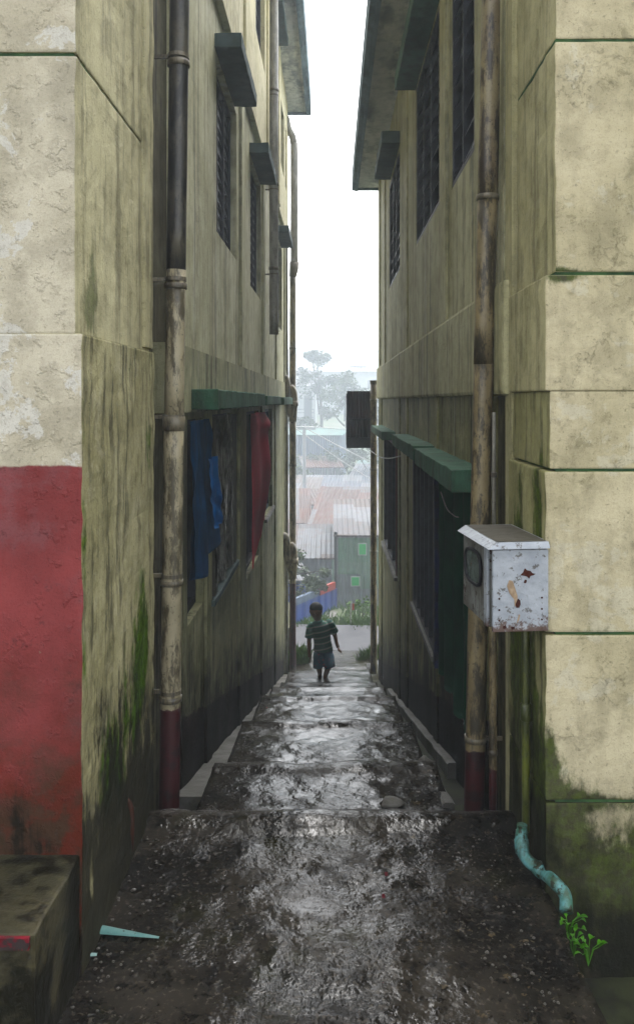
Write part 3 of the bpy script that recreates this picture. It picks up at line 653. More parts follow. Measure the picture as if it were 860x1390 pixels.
dp5 = thing('drainpipe', 'thin dark drainpipe on the far corner of the right building beside the corrugated hood', 'drainpipe', (.63, 12.1, -2.6), g)
seg(dp5, -2.55, 1.85, lambda z: .635, 12.3, .05, 'pipeBd')
for z in (1.6, .55, -.7): coupling(dp5, (.635, 12.3, z), .05, .02)
bm = bmesh.new(); tube(bm, [(.635, 12.3, 1.84), (.635, 12.3, 1.9)], [.055, .06], 12); mk('collar', bm, M['coupling'], dp5)
# thin conduits
cg = 'thin conduits by the meter box'
cd = thing('conduit', 'thin pale conduit rising above the white meter box', 'conduit', (.7, 3.3, 1.1), cg)
seg(cd, 1.05, 1.55, lambda z: .672, 3.36, .008, 'pipeC'); bm = bmesh.new(); tube(bm, [(.672, 3.36, 1.28), (.672, 3.36, 1.30)], .013, 10); mk('clip', bm, M['coupling'], cd)
cd2 = thing('conduit', 'narrow conduit with a dark red foot dropping from under the meter box', 'conduit', (.63, 3.2, 0), cg)
seg(cd2, -.1, .9, lambda z: .640, 3.22, .016, 'pipeB'); coupling(cd2, (.640, 3.22, .2), .016, .012)
mp = thing('water_pipe', 'mossy thin water pipe on the right pillar ending in a bent turquoise outlet', 'pipe', (.7, 2.95, 0))
seg(mp, .12, .90, lambda z: .665, 2.78, .014, 'mosspipe')
coupling(mp, (.665, 2.78, .53), .017, .03, 'mosspipe'); 
bm = bmesh.new(); tube(bm, smoothpts([P(708, 1128, 2.75), P(707, 1150, 2.72), P(716, 1168, 2.70), P(735, 1183, 2.66), P(752, 1198, 2.62-.03), P(766, 1215, 2.56), P(768, 1238, 2.52)], 6), .0205, 16)
mk('outlet', bm, M['turq'], mp, smooth=True)
for a, b in (((707, 1140, 2.74), (709, 1158, 2.71)), ((728, 1177, 2.675), (737, 1185, 2.655))):
    bm = bmesh.new(); tube(bm, [P(*a), P(*b)], .0245, 16); mk('joint', bm, M['turq'], mp, smooth=True)
bm = bmesh.new(); tube(bm, [P(708, 1120, 2.75), P(708, 1130, 2.75)], .018, 12); mk('cap', bm, M['turq'], mp)
rp_ = thing('rusty_pipe_stub', 'rusty bent pipe stub sticking out at the foot of the left wall', 'pipe', (-.68, 2.9, .1))
bm = bmesh.new(); tube(bm, smoothpts([P(163, 1085, 2.75), P(171, 1087, 2.76), P(177, 1100, 2.78), P(178, 1130, 2.8), P(176, 1165, 2.85)], 5), .012, 12); mk('stub', bm, M['rustpipe'], rp_, smooth=True)

# ------------------------------------------------------------------ meter box
mb = thing('meter_box', 'chipped white metal electricity meter box with rusty holes on the right pillar', 'meter box', (.6, 2.7, .86))
from mathutils import Matrix
BX = Matrix.Translation((.511, 2.575, .864)) @ Matrix.Rotation(R(6.2), 4, 'Z')
def bpart(name, mat, boxes, parent=mb, bev=.002, rough=0):
    bm = bmesh.new()
    for b in boxes: box(bm, *b, bev=bev)
    bmesh.ops.transform(bm, matrix=BX, verts=bm.verts); return mk(name, bm, M[mat], parent)
Wb, Hb, Db = .184, .262, .36
bpart('body', 'boxside', [(.004, Wb-.004, .050, Db, 0, Hb)])
door = bpart('door', 'box', [(0, Wb, 0, .014, -.004, Hb-.004)], bev=.004)
bpart('door_gap_shade', 'coredge', [(.022, Wb-.006, .014, .050, .004, Hb-.006)])  # dark inset strip painted in for the shaded gap behind the door
bpart('side_flange', 'box', [(-.006, .004, .046, .078, .002, Hb-.002)])
def lid():
    bm = bmesh.new()
    for (x0, x1, y0, y1, z0, z1) in ((-.016, Wb+.002, -.008, Db+.01, Hb, Hb+.014),): vs = box(bm, x0, x1, y0, y1, z0, z1)
    for v in bm.verts:
        if v.co.z > Hb+.01:
            if v.co.x < .05: v.co.x += .03
            if v.co.y < .05: v.co.y += .012
            v.co.z += .006
    bmesh.ops.transform(bm, matrix=BX, verts=bm.verts); return mk('lid', bm, M['box'], mb)
lid()
bm = bmesh.new(); sheet(bm, lambda u, v: BX @ Vector((.015+(Wb-.02)*u, .008+(Db-.01)*v, Hb+.0215+.0015*mn.noise(Vector((u*5, v*9, 0))))), 10, 16); mk('lid_top', bm, M['boxtop'], mb)
# oval glass window in the side
def oval(bm, cy, cz, ry, rz, x, n=28, e=3.2):
    pts = []
    for k in range(n):
        t = 2*math.pi*k/n; c, s = math.cos(t), math.sin(t)
        pts.append(Vector((x, cy+ry*math.copysign(abs(c)**(2/e), c), cz+rz*math.copysign(abs(s)**(2/e), s))))
    return pts
gw = bmesh.new(); pts = oval(gw, .21, .165, .085, .052, -.002); gw.faces.new([gw.verts.new(BX @ p) for p in pts]); glass = mk('side_window', gw, M['glassd'], mb)
bm = bmesh.new(); pts = [BX @ p for p in oval(bm, .21, .165, .090, .057, -.004)]; pts.append(pts[0]); tube(bm, pts, .0065, 8, cap=False); mk('gasket', bm, M['coredge'], glass, smooth=True)
# rust holes: small pieces lying on the door, irregular outlines
def patch(name, mat, cx, cz, outline, y=-.0016, parent=door):
    bm = bmesh.new(); vs = [bm.verts.new(BX @ Vector((cx+a, y, cz+b))) for a, b in outline]; f = bm.faces.new(vs)
    r_ = bmesh.ops.extrude_face_region(bm, geom=[f]); bmesh.ops.translate(bm, verts=[v for v in r_['geom'] if isinstance(v, bmesh.types.BMVert)], vec=(0, .002, 0))
    return mk(name, bm, M[mat], parent)
sc = .235/1100*2.58/.2326*1.0/ (1.0) 
def pxl(l): return [(a*.000545, -b*.000545) for a, b in l]
patch('rust_patch', 'rust', (535-330)*.000545, Hb-.004-(340-200)*.000545, pxl([(-40, 8), (-22, -8), (-12, -32), (2, -20), (22, -16), (34, -2), (52, 2), (40, 10), (22, 14), (14, 30), (2, 18), (-16, 12)]))
patch('rust_patch', 'rust', (525-330)*.000545, Hb-.004-(385-200)*.000545, pxl([(-9, 6), (-2, -10), (10, -8), (8, 6), (-2, 12)]))
patch('rust_patch', 'rust', (482-330)*.000545, Hb-.004-(510-200)*.000545, pxl([(-12, 26), (-16, 8), (-2, -26), (12, -16), (14, 8), (6, 28)]), y=-.0028)
patch('primer_patch', 'rustl', (445-330)*.000545, Hb-.004-(440-200)*.000545, pxl([(-30, -30), (-16, -64), (4, -60), (18, -20), (34, 30), (30, 80), (16, 92), (14, 50), (-2, 30), (-16, 10)]))
patch('rust_patch', 'rustl', (484-330)*.000545, Hb-.004-(605-200)*.000545, pxl([(-10, 22), (2, -28), (10, -26), (4, 8)]))
patch('rust_patch', 'rust', (450-330)*.000545, Hb-.004-(655-200)*.000545, pxl([(-12, -4), (10, -8), (12, 6), (-8, 10)]))
patch('rust_patch', 'rust', (402-330)*.000545, Hb-.004-(650-200)*.000545, pxl([(-12, -4), (4, -12), (12, 6), (-8, 10)]))
for xx in (369, 626):
    for yy in (483, 549, 611):
        patch('rivet_hole', 'rust', (xx-330)*.000545, Hb-.004-(yy-200)*.000545, pxl([(6*math.cos(k), 6*math.sin(k)) for k in [i*math.pi/4 for i in range(8)]]))

# ------------------------------------------------------------------ hanging cloths and curtains
def cloth(name, mat, fn, nu, nv, label, cat, thick=.004):
    bm = bmesh.new(); sheet(bm, fn, nu, nv, thick); return tag(mk(name, bm, M[mat], smooth=True), label, cat)
def cb(u, v):
    y = 3.80+.58*u+.03*v*u; z = 1.50-(.74+.10*math.sin(u*3)-.12*u)*v
    return Vector((-.665+.02*math.sin(u*13+v*2)*(.3+v)+.02*mn.noise(Vector((u*6, v*4, 0)))+.035*v*u, y, z))
cloth('hanging_cloth', 'blue', cb, 30, 40, 'dark blue cloth hanging beside the left drainpipe', 'cloth')
def cb2(u, v):
    y = 4.12+.24*u+.03*v; z = 1.30-.36*v
    return Vector((-.628+.012*math.sin(u*9)+.02*mn.noise(Vector((u*6, v*6, 3)))+.03*v, y, z))
cloth('hanging_cloth', 'bluepale', cb2, 14, 20, 'small faded blue cloth over the dark blue cloth by the left pipe', 'cloth')
def cr(u, v):
    y = 6.56+1.40*u; z = 1.49-(1.26-.22*u)*v-.04*v*math.sin(u*7)
    bulge = .035+.065*math.sin(math.pi*min(1, v*.9+.05))*math.sin(math.pi*(.02+.8*u))
    return Vector((-.69+bulge+.015*math.sin(u*11+v)+.02*mn.noise(Vector((u*4, v*3, 8)))+.05*(v > .02)*u*math.exp(-((v-.10)/.06)**2), y, z))
cloth('curtain', 'redcloth', cr, 34, 46, 'bright red curtain bulging out of a window in the left wall', 'curtain')
def cg_(u, v):
    y = 3.99+1.28*u; z = 1.16-1.30*v
    return Vector((.705+.025*math.sin(u*26+2*mn.noise(Vector((u*2, v, 0))))+.01*mn.noise(Vector((u*9, v*5, 8))), y, z))
cloth('curtain', 'dgreen', cg_, 70, 30, 'very dark green curtain closing the opening behind the right drainpipe', 'curtain')

# ------------------------------------------------------------------ corrugated hood at the far right corner
ch = thing('corrugated_hood', 'dark rusty corrugated metal hood jutting out at the far end of the right building', 'hood', (.5, 12.5, .9))
def cs(u, v, z0, z1, y0, y1):
    return Vector((.24+.36*u, y0+(y1-y0)*v+.012*math.sin(u*2*math.pi*8), z0+(z1-z0)*v))
bm = bmesh.new(); sheet(bm, lambda u, v: cs(u, v, .92, 1.30, 12.36, 12.40)+Vector((0, 0, .0)), 80, 4, .003); mk('sheet', bm, M['cork'], ch)
bm = bmesh.new(); sheet(bm, lambda u, v: cs(u, v, 1.28, 1.74, 12.39, 12.60), 80, 4, .003); mk('sheet', bm, M['cork'], ch)
bm = bmesh.new(); box(bm, .225, .60, 12.33, 12.36, .87, 1.03); mk('lower_board', bm, M['coredge'], ch)
bm = bmesh.new(); box(bm, .232, .60, 12.385, 12.40, 1.285, 1.32); box(bm, .225, .245, 12.34, 12.85, .90, 1.70); mk('batten', bm, M['coredge'], ch)
bm = bmesh.new(); sheet(bm, lambda u, v: Vector((.23+.5*u, 12.56+.35*v, 1.73-.0*v+.012*math.sin(u*2*math.pi*9)-.02*v)), 80, 3, .003); mk('top_sheet', bm, M['cork'], ch)

# wires
def wire(name, pts, r, mat, label, cat='wire', group=None):
    bm = bmesh.new(); tube(bm, smoothpts(pts, 8), r, 6); return tag(mk(name, bm, M[mat], smooth=True), label, cat, group)
wire('wire', [P(503, 612, 10.9), P(515, 620, 10), P(528, 622, 9), P(543, 619, 8.2)], .006, 'wire', 'thin white wire sagging below the farthest green ledge on the right')
wire('wire', [P(598, 668, 4.4), P(606, 690, 4.2), P(616, 700, 4.1), P(622, 702, 4.05)], .003, 'wire', 'short loose wire dangling under the nearest green ledge on the right')

# ------------------------------------------------------------------ small things on the floor
def shard(pts, z, mat, name, label, th=.006, cat='debris', group=None):
    bm = bmesh.new(); vs = [bm.verts.new((p[0], p[1], z+p[2])) for p in pts]; f = bm.faces.new(vs)
    r_ = bmesh.ops.extrude_face_region(bm, geom=[f]); bmesh.ops.translate(bm, verts=[v for v in r_['geom'] if isinstance(v, bmesh.types.BMVert)], vec=(0, 0, th))
    return tag(mk(name, bm, M[mat]), label, cat, group)
def FP(px, py, z=0):
    D = (EYE-z)*F/(py-VY); return (wx(px, D), D, z)
def halfpipe(a, b, r0, r1, label):
    a, b = Vector(a), Vector(b); t = (b-a).normalized(); s = t.cross(Vector((0, 0, 1))).normalized(); bm = bmesh.new()
    sheet(bm, lambda u, v: a.lerp(b, u)+s*math.cos(math.pi*v)*(r0+(r1-r0)*u)+Vector((0, 0, .006+math.sin(math.pi*v)*(r0+(r1-r0)*u)*.5)), 16, 8, .003)
    return tag(mk('broken_pipe_piece', bm, M['cyanpale'], smooth=True), label, 'pipe piece')
halfpipe(FP(118, 1263), FP(216, 1276), .022, .004, 'pointed shard of broken pale cyan pipe lying at the left edge of the landing')
halfpipe(FP(98, 1300), FP(132, 1299), .010, .006, 'short bit of pale cyan pipe on the bottom left edge of the landing')
def stone(c, r, label, mat='kerb', name='stone', sq=.6, group=None):
    bm = bmesh.new(); bmesh.ops.create_icosphere(bm, subdivisions=3, radius=1)
    o = Vector((rnd.random()*9, rnd.random()*9, 0))
    for v in bm.verts:
        v.co *= 1+.35*mn.noise(v.co*1.3+o)+.12*mn.noise(v.co*4+o); v.co = Vector((v.co.x*r[0], v.co.y*r[1], v.co.z*r[2])); v.co += Vector(c)
    return tag(mk(name, bm, M[mat], smooth=True), label, 'stone', group)
stone((.50, 4.35, -.37), (.045, .05, .05), 'rounded stone sitting at the lower end of the right kerb')
stone((.27, 3.62, -.20), (.055, .05, .012), 'flat grey stone chip on the first step below the landing')
stone((-.60, 4.15, -.37), (.035, .045, .035), 'lump of broken concrete on the left kerb')
M['redbit'] = simple('red_litter', (.45, .02, .05), None, .5); M['redbit2'] = simple('faded_red_litter', (.16, .03, .04), None, .5)
for (px, py, z, lb) in ((524, 1190, 0, 'tiny crumpled red scrap in the middle of the landing'), (520, 1220, 0, 'second tiny red scrap on the landing, nearer the camera'), (517, 1027, -.42, 'small bright red scrap on the second step by the right kerb'), (362, 962, -.86, 'small orange-red scrap beside the left kerb near the boy')):
    c = FP(px, py, z); bm = bmesh.new()
    sheet(bm, lambda u, v: Vector((c[0]+.011*(u-.5), c[1]+.022*(v-.5), fz(c[1])+.008+.004*mn.noise(Vector((u*3, v*3, px))))), 5, 5, .002)
    tag(mk('litter', bm, M['redbit' if py < 1100 else 'redbit2']), lb, 'litter')
bm = bmesh.new()
for k in range(620):
    y = rnd.choice((rnd.uniform(2.1, 3.1), rnd.uniform(3.2, 6.5), rnd.uniform(3.2, 10)))
    side = rnd.random(); x = -.56+abs(rnd.gauss(0, .07)) if side < .45 else (.50-abs(rnd.gauss(0, .09)) if side < .9 else rnd.uniform(-.5, .5))
    if y < 3.15: x = x*1.22
    r = rnd.uniform(.0015, .005)*(1 if rnd.random() < .93 else 1.9); q = bmesh.ops.create_icosphere(bm, subdivisions=1, radius=r)
    o_ = Vector((x, y, fz(y)+.006)); 
    for v in q['verts']: v.co = Vector((v.co.x*rnd.uniform(.8, 1.4), v.co.y*rnd.uniform(.8, 1.4), v.co.z*.6))+o_
structure(mk('grit', bm, simple('wet_grit', (.10, .095, .085), (.05, .045, .04), .35)), 'stuff', 'small wet grit and pebbles scattered along the edges of the steps', 'grit')
# weed at the lower right
def leaf(bm, base, tip, wdt, up=.02, n=6):
    base, tip = Vector(base), Vector(tip); t = tip-base; s = t.cross(Vector((0, 0, 1))).normalized(); pr = None
    for i in range(n+1):
        u = i/n; w_ = wdt*math.sin(math.pi*min(1, u*.92+.06))**.8; c = base+t*u+Vector((0, 0, up*math.sin(math.pi*u)))
        cur = [bm.verts.new(c-s*w_+Vector((0, 0, w_*.35))), bm.verts.new(c), bm.verts.new(c+s*w_+Vector((0, 0, w_*.35)))]
        if pr:
            for q in (0, 1): bm.faces.new((pr[q], pr[q+1], cur[q+1], cur[q]))
        pr = cur
wd = thing('weed', 'small bright green weed growing at the foot of the right wall', 'plant', (.8, 2.3, -.28))
bm = bmesh.new(); stems = bmesh.new(); wr = random.Random(3)
for (rx_, ry_, D0) in ((770, 1248, 2.47), (798, 1284, 2.40), (778, 1274, 2.42)):
    rt = P(rx_, ry_+14, D0)
    for k in range(9):
        a_ = wr.uniform(0, 6.28); L = wr.uniform(.012, .045); hgt = wr.uniform(.006, .05)
        c = rt+Vector((math.cos(a_)*L, math.sin(a_)*L*.8, hgt)); dv = Vector((math.cos(a_), math.sin(a_)*.7, wr.uniform(-.35, .35))); ln_ = wr.uniform(.012, .030)
        leaf(bm, c, c+dv*ln_, wr.uniform(.005, .0105), wr.uniform(.002, .007)); tube(stems, [rt-Vector((0, 0, .03)), rt.lerp(c, .5)+Vector((0, 0, .006)), c], .0011, 5)
mk('leaves', bm, M['leafnear'], wd, smooth=True); mk('stems', stems, M['leafnear'], wd)

# ------------------------------------------------------------------ grass tufts
def grass(name, spots, label, hgt=.25):
    bm = bmesh.new()
    for (x, y, z, r, n) in spots:
        for k in range(n):
            a = rnd.random()*6.28; rr = r*math.sqrt(rnd.random()); bx, by = x+rr*math.cos(a), y+rr*math.sin(a); h = hgt*rnd.uniform(.4, 1.1); l = rnd.uniform(-.5, .5)*h; l2 = rnd.uniform(-.5, .5)*h; w_ = .006*(y/9)
            v = [bm.verts.new(c) for c in ((bx-w_, by, z), (bx+w_, by, z), (bx+l*.4+w_, by+l2*.4, z+h*.6), (bx+l, by+l2, z+h), (bx+l*.4-w_, by+l2*.4, z+h*.6))]
            bm.faces.new(v)
    o = mk(name, bm, M['grass']); structure(o, 'stuff', label, 'grass'); return o
sp = [(-.52, 12.75, -2.55, .16, 260), (-.55, 13.6, -2.75, .2, 150), (.95, 14.3, -2.9, .18, 150), (.72, 13.4, -2.7, .12, 100)]
for k in range(34): sp.append((rnd.uniform(-.6, 2.2), rnd.uniform(16.4, 17.2), -3.20, .25, 60))
for k in range(9): sp.append((.50+.05*k+rnd.uniform(-.04, .04), 13.2+.17*k, -2.72-.035*k, .07, 45))
for k in range(60): sp.append((rnd.uniform(-2.2, 3.5), rnd.uniform(17.2, 23), 0, .3, 26))
sp = [(a, b, (lerp_prof(b, TP)-.02 if c == 0 else c), d_, e) for a, b, c, d_, e in sp]
grass('grass', sp, 'light green grass and weeds along the road below the alley')
def leafball(bm, c, r, n, size, flat=.8):
    c = Vector(c)
    for k in range(n):
        d_ = Vector((rnd.gauss(0, 1), rnd.gauss(0, 1), rnd.gauss(0, 1)))
        d_ = d_.normalized()*(rnd.random()**.45); p = c+Vector((d_.x*r, d_.y*r, d_.z*r*flat))
        a = Vector((rnd.gauss(0, 1), rnd.gauss(0, 1), rnd.gauss(0, .6))).normalized(); b = a.cross(Vector((rnd.gauss(0, 1), rnd.gauss(0, 1), rnd.gauss(0, 1)))).normalized(); s = size*rnd.uniform(.6, 1.3)
        bm.faces.new([bm.verts.new(p+a*s), bm.verts.new(p+b*s*.5), bm.verts.new(p-a*s), bm.verts.new(p-b*s*.5)])
def tree(label, base, trunk, blobs, leafn, size, mat='leaf', r=.12, group='trees on the foggy far slope', name='broadleaf_tree'):
    t = thing(name, label, 'tree', base, group); bm = bmesh.new(); top = Vector(trunk)
    tube(bm, smoothpts([base, (Vector(base)+top)/2+Vector((r, 0, 0)), top], 4), [r*(1-.5*i/8) for i in range(9)], 8)
    for (c, rr) in blobs:
        c = Vector(c); st = Vector(base).lerp(top, rnd.uniform(.55, 1)); tube(bm, smoothpts([st, (st+c)/2+Vector((0, 0, -.08*rr)), c], 3), [r*.45*(1-.7*i/6) for i in range(7)], 6)
    mk('trunk', bm, M['bark'], t, smooth=True)
    bm = bmesh.new()
    for (c, rr) in blobs:
        for q in range(5):
            cc = Vector(c)+Vector((rnd.uniform(-1, 1), rnd.uniform(-1, 1), rnd.uniform(-.7, .7)))*rr*.62
            leafball(bm, cc, rr*rnd.uniform(.35, .6), leafn//5, size)
    mk('crown', bm, M[mat], t)
    return t
# mossy wall stub beyond the left building
mw = boxo('garden_wall', concrete('mossy_wall', (.10, .10, .06), (.06, .065, .035), gr=.6, ms=.95, moss=(.05, .09, .02)), None, -.90, -.66, 13.0, 14.6, -3.2, -2.05, rough=.03)
tag(mw, 'short mossy dark wall stub just beyond the left building', 'wall')

# near tree over the roofs
tree('leafy tree with loose branches in front of the blue shed', (-2.2, 20.4, -4.0), (-1.5, 20.3, -2.6), [((-.95, 20.3, -2.75), .45), ((-.55, 20.2, -2.95), .40), ((-.35, 20.4, -3.05), .28), ((-.9, 20.2, -2.35), .38), ((-1.3, 20.2, -2.5), .6), ((-.2, 20.2, -2.65), .22), ((-.72, 20.2, -3.3), .3)], 420, .055, 'leafpale', r=.06, group='trees between the metal houses')
# ------------------------------------------------------------------ houses downhill
M['roofrust'] = corrug('rusty_roof', [(.12, .042, .028), (.15, .06, .038), (.17, .17, .18), (.09, .035, .024), (.13, .12, .12), (.13, .052, .034)], .85, axis=0, rust=.5, z_axis=1)
M['roofwhite'] = corrug('white_roof', [(0.216, 0.223, 0.238), (0.156, 0.164, 0.179), (0.112, 0.082, 0.074), (0.245, 0.253, 0.268), (0.134, 0.127, 0.134)], .8, axis=0, rust=.3, z_axis=1, seed=.3)
M['roofblue'] = corrug('blue_grey_roof', [(0.186, 0.201, 0.223), (0.230, 0.245, 0.260), (0.149, 0.123, 0.112), (0.112, 0.134, 0.171)], 1.1, axis=0, rust=.25, z_axis=1)
M['wallred'] = corrug('red_sheet_wall', [(0.335, 0.093, 0.093), (0.372, 0.111, 0.111)], .8, rust=.1)
M['wallcyan'] = corrug('cyan_sheet_wall', [(0.335, 0.427, 0.427), (0.279, 0.390, 0.372)], .8, rust=.1)
M['wallgrey'] = corrug('grey_sheet_wall', [(0.317, 0.344, 0.372), (0.372, 0.401, 0.427), (0.279, 0.317, 0.335)], .85, rust=.1)
M['wallgreen'] = corrug('green_sheet_wall', [(0.186, 0.335, 0.232), (0.223, 0.354, 0.261)], .9, rust=.05)
M['wallblue'] = corrug('blue_sheet_wall', [(0.084, 0.131, 0.390), (0.075, 0.111, 0.335)], .8, rust=.05)
M['wallslate'] = corrug('slate_sheet_wall', [(0.168, 0.214, 0.297), (0.140, 0.186, 0.261)], .9, rust=.05)
M['orange'] = simple('orange_red_strip', (0.372, 0.043, 0.025), None, .5)
M['greenwin'] = simple('bright_green_shutter', (0.074, 0.384, 0.124), (0.062, 0.310, 0.112), .6)
M['white'] = simple('white_wall', (0.384, 0.391, 0.397), (0.310, 0.322, 0.329), .8, scale=1)
M['teal'] = corrug('teal_roof', [(0.174, 0.310, 0.285), (0.211, 0.341, 0.310)], 1.2, z_axis=1)
M['dark'] = simple('dark_opening', (0.019, 0.022, 0.025), None, .6)
def quad_slab(bm, pts, th):
    pts = [Vector(p) for p in pts]; n = (pts[1]-pts[0]).cross(pts[-1]-pts[0]).normalized()
    if n.z < 0: n = -n
    a = [bm.verts.new(p) for p in pts]; b = [bm.verts.new(p-n*th) for p in pts]
    bm.faces.new(a); bm.faces.new(b[::-1])
    for i in range(len(pts)): bm.faces.new((a[i], b[i], b[(i+1) % len(pts)], a[(i+1) % len(pts)]))
def house(label, cat, c, w_, d_, zb, ze, zr, wallm, roofm, rot=0, shed=True, over=.25, group='corrugated metal houses below the alley', name='metal_house', sidem=None, front=None):
    """c=(x,y) front-left corner; w_ wide, d_ deep, eave height ze at the front, zr at the back (shed) or at the ridge"""
    t = thing(name, label, cat, (c[0], c[1], zb), group); t.rotation_euler.z = rot
    T = Matrix.Translation((c[0], c[1], zb)) @ Matrix.Rotation(rot, 4, 'Z')
    def part(nm, m, fn, par=t):
        bm = bmesh.new(); fn(bm); me = bpy.data.meshes.new(nm); bmesh.ops.recalc_face_normals(bm, faces=bm.faces); bm.to_mesh(me); bm.free(); me.materials.append(M[m])
        o = bpy.data.objects.new(nm, me); COL.objects.link(o); o.parent = par
        return o
    H = ze-zb; HR = zr-zb
    def walls(bm):
        if shed: vs = [(0,0,0),(w_,0,0),(w_,d_,0),(0,d_,0),(0,0,H),(w_,0,H),(w_,d_,HR),(0,d_,HR)]
        else: vs = [(0,0,0),(w_,0,0),(w_,d_,0),(0,d_,0),(0,0,H),(w_,0,H),(w_,d_,H),(0,d_,H)]
        v = [bm.verts.new(q) for q in vs]
        for f in ((0,1,5,4),(1,2,6,5),(2,3,7,6),(3,0,4,7),(0,3,2,1)): bm.faces.new([v[i] for i in f])
        if not shed:
            a = bm.verts.new((0, d_/2, HR)); b = bm.verts.new((w_, d_/2, HR)); bm.faces.new((v[4], a, v[7])); bm.faces.new((v[5], v[6], b))
    part('wall', wallm, walls)
    s = (HR-H)/d_ if shed else (HR-H)/(d_/2)
    if shed: part('roof', roofm, lambda bm: quad_slab(bm, [(-over, -over, H-over*s+.05), (w_+over, -over, H-over*s+.05), (w_+over, d_+over, HR+over*s+.05), (-over, d_+over, HR+over*s+.05)], .04))
    else:
        part('roof', roofm, lambda bm: (quad_slab(bm, [(-over, -over, H-over*s+.05), (w_+over, -over, H-over*s+.05), (w_+over, d_/2, HR+.05), (-over, d_/2, HR+.05)], .04),
                                        quad_slab(bm, [(-over, d_/2+.002, HR+.05), (w_+over, d_/2+.002, HR+.05), (w_+over, d_+over, H-over*s+.05), (-over, d_+over, H-over*s+.05)], .04)))
    t['_p'] = 0; del t['_p']
    return t, part
# grey-green house, right
t, part = house('grey and green sheet metal house with two bright green shutters', 'house', (.17, 24, ), 4.2, 4, -4.9, -2.42, -1.9, 'wallgrey', 'roofwhite', shed=True, over=.12)
part('green_cladding', 'wallgreen', lambda bm: box(bm, .02, 1.35, -.05, -.005, 1.35, 2.42))
part('green_cladding', 'wallgreen', lambda bm: box(bm, .66, 4.1, -.048, -.006, .92, 1.348))
for (a, b, c_, e) in ((487, 496, 738, 752), (477, 487, 783, 794)):
    p = part('window', 'greenwin', lambda bm: box(bm, wx(a, 24)-.17, wx(b, 24)-.17, -.09, -.052, wz(e, 24)+4.9, wz(c_, 24)+4.9))
    part('frame', 'white', lambda bm: box(bm, wx(a, 24)-.20, wx(b, 24)-.14, -.066, -.05, wz(e, 24)+4.87, wz(c_, 24)+4.93), p)
part('corner_post', 'dark', lambda bm: box(bm, -.10, -.01, -.06, .05, .2, 2.6))
# grey shed left with patched roof, and blue shed
house('low grey shed under a patched white and rust roof, behind the tree', 'shed', (-3.3, 25.3), 3.3, 2.6, -4.7, -3.35, -2.75, 'wallgrey', 'roofwhite', shed=True, over=.1)
house('low blue corrugated shed below the leafy tree', 'shed', (-3.0, 22.6), 2.35, 1.7, -4.6, -3.55, -3.2, 'wallblue', 'roofwhite', rot=R(14), shed=True, over=.1)
# blue fence with orange-red coping
fn = thing('corrugated_fence', 'blue corrugated fence with an orange-red strip along its top', 'fence', (-.4, 20, -4))
A0, A1 = P(398, 855, 17.6), P(457, 822, 23.2)
def fpart(nm, m, t0, t1, zb0, zb1, off=0, th=.03, par=fn):
    bm = bmesh.new(); a = A0.lerp(A1, t0); b = A0.lerp(A1, t1); dr = (A1-A0).normalized(); nrm = Vector((dr.y, -dr.x, 0)).normalized()*-1
    o_ = nrm*off
    vs = [a+o_, b+o_, b+o_+nrm*th, a+o_+nrm*th]; lo = [bm.verts.new((v.x, v.y, v.z+zb0)) for v in vs]; hi = [bm.verts.new((v.x, v.y, v.z+zb1)) for v in vs]
    bm.faces.new(lo); bm.faces.new(hi)
    for i in range(4): bm.faces.new((lo[i], lo[(i+1) % 4], hi[(i+1) % 4], hi[i]))
    return mk(nm, bm, M[m], par)
fpart('panel', 'wallblue', 0, 1, -.4, .50); fpart('coping', 'wallslate', 0, .52, .505, .66, -.02, .10); fpart('coping', 'orange', .53, .93, .505, .70, -.03, .08)
# rusty-roofed house
t, part = house('house with rusty red sheet roof and red metal wall', 'house', (-.85, 33), 5.5, 5, -6, -3.62, -2.55, 'wallgrey', 'roofrust', rot=R(-6), shed=True, over=.2)
part('wall_cladding', 'wallred', lambda bm: box(bm, .01, .95, -.06, -.006, 1.25, 2.38)); part('wall_cladding', 'wallgreen', lambda bm: box(bm, .01, .95, -.06, -.006, .2, 1.245)); part('wall_cladding', 'wallslate', lambda bm: box(bm, 1.15, 1.6, -.06, -.006, .2, 2.35))
house('pale cyan sheet metal house left of the rusty-roofed one', 'house', (-5.6, 34.2), 4.6, 4, -6, -3.6, -2.7, 'wallcyan', 'roofrust', rot=R(3), shed=True, over=.2)
house('long slate-blue house under white and grey sheets', 'house', (-3.0, 41), 6.5, 5, -6, -3.55, -2.75, 'wallslate', 'roofblue', rot=R(-4), shed=True, over=.25)
house('small house with blue-grey roof on the right, behind the rusty roof', 'house', (3.2, 44), 5.5, 5, -6, -3.2, -2.3, 'wallslate', 'roofblue', rot=R(5), over=.25)
house('fog-faded hut with a white roof left of the long slate-blue house', 'house', (-8, 46), 5, 4, -6, -3.0, -2.0, 'wallcyan', 'roofwhite', over=.25)
house('fog-faded green-walled house in the middle of the slope', 'house', (1.6, 50), 6, 3, -6, -2.75, -2.4, 'wallgreen', 'teal', rot=R(-8), over=.3)
house('long building with a pale teal roof slanting below the tall trees', 'house', (-5.5, 56), 6.2, 2.0, -5, -.75, -.45, 'wallslate', 'teal', rot=R(-14), over=.3)
t, part = house('faint white two-storey house with a railed balcony in the fog', 'house', (-9, 70), 7.6, 7, -3.4, 2.9, 4.2, 'white', 'roofwhite', shed=False, over=.4, group='pale buildings in the fog')
part('balcony', 'white', lambda bm: box(bm, 4.4, 7.5, -1.1, -.01, 2.9, 3.05))
part('railing', 'dark', lambda bm: [box(bm, 4.4, 7.5, -1.1, -1.06, z, z+.05) for z in (3.5, 3.9, 4.2)]+[box(bm, x, x+.05, -1.1, -1.05, 3.05, 4.2) for x in (4.4, 5.2, 6.0, 6.8, 7.44)])
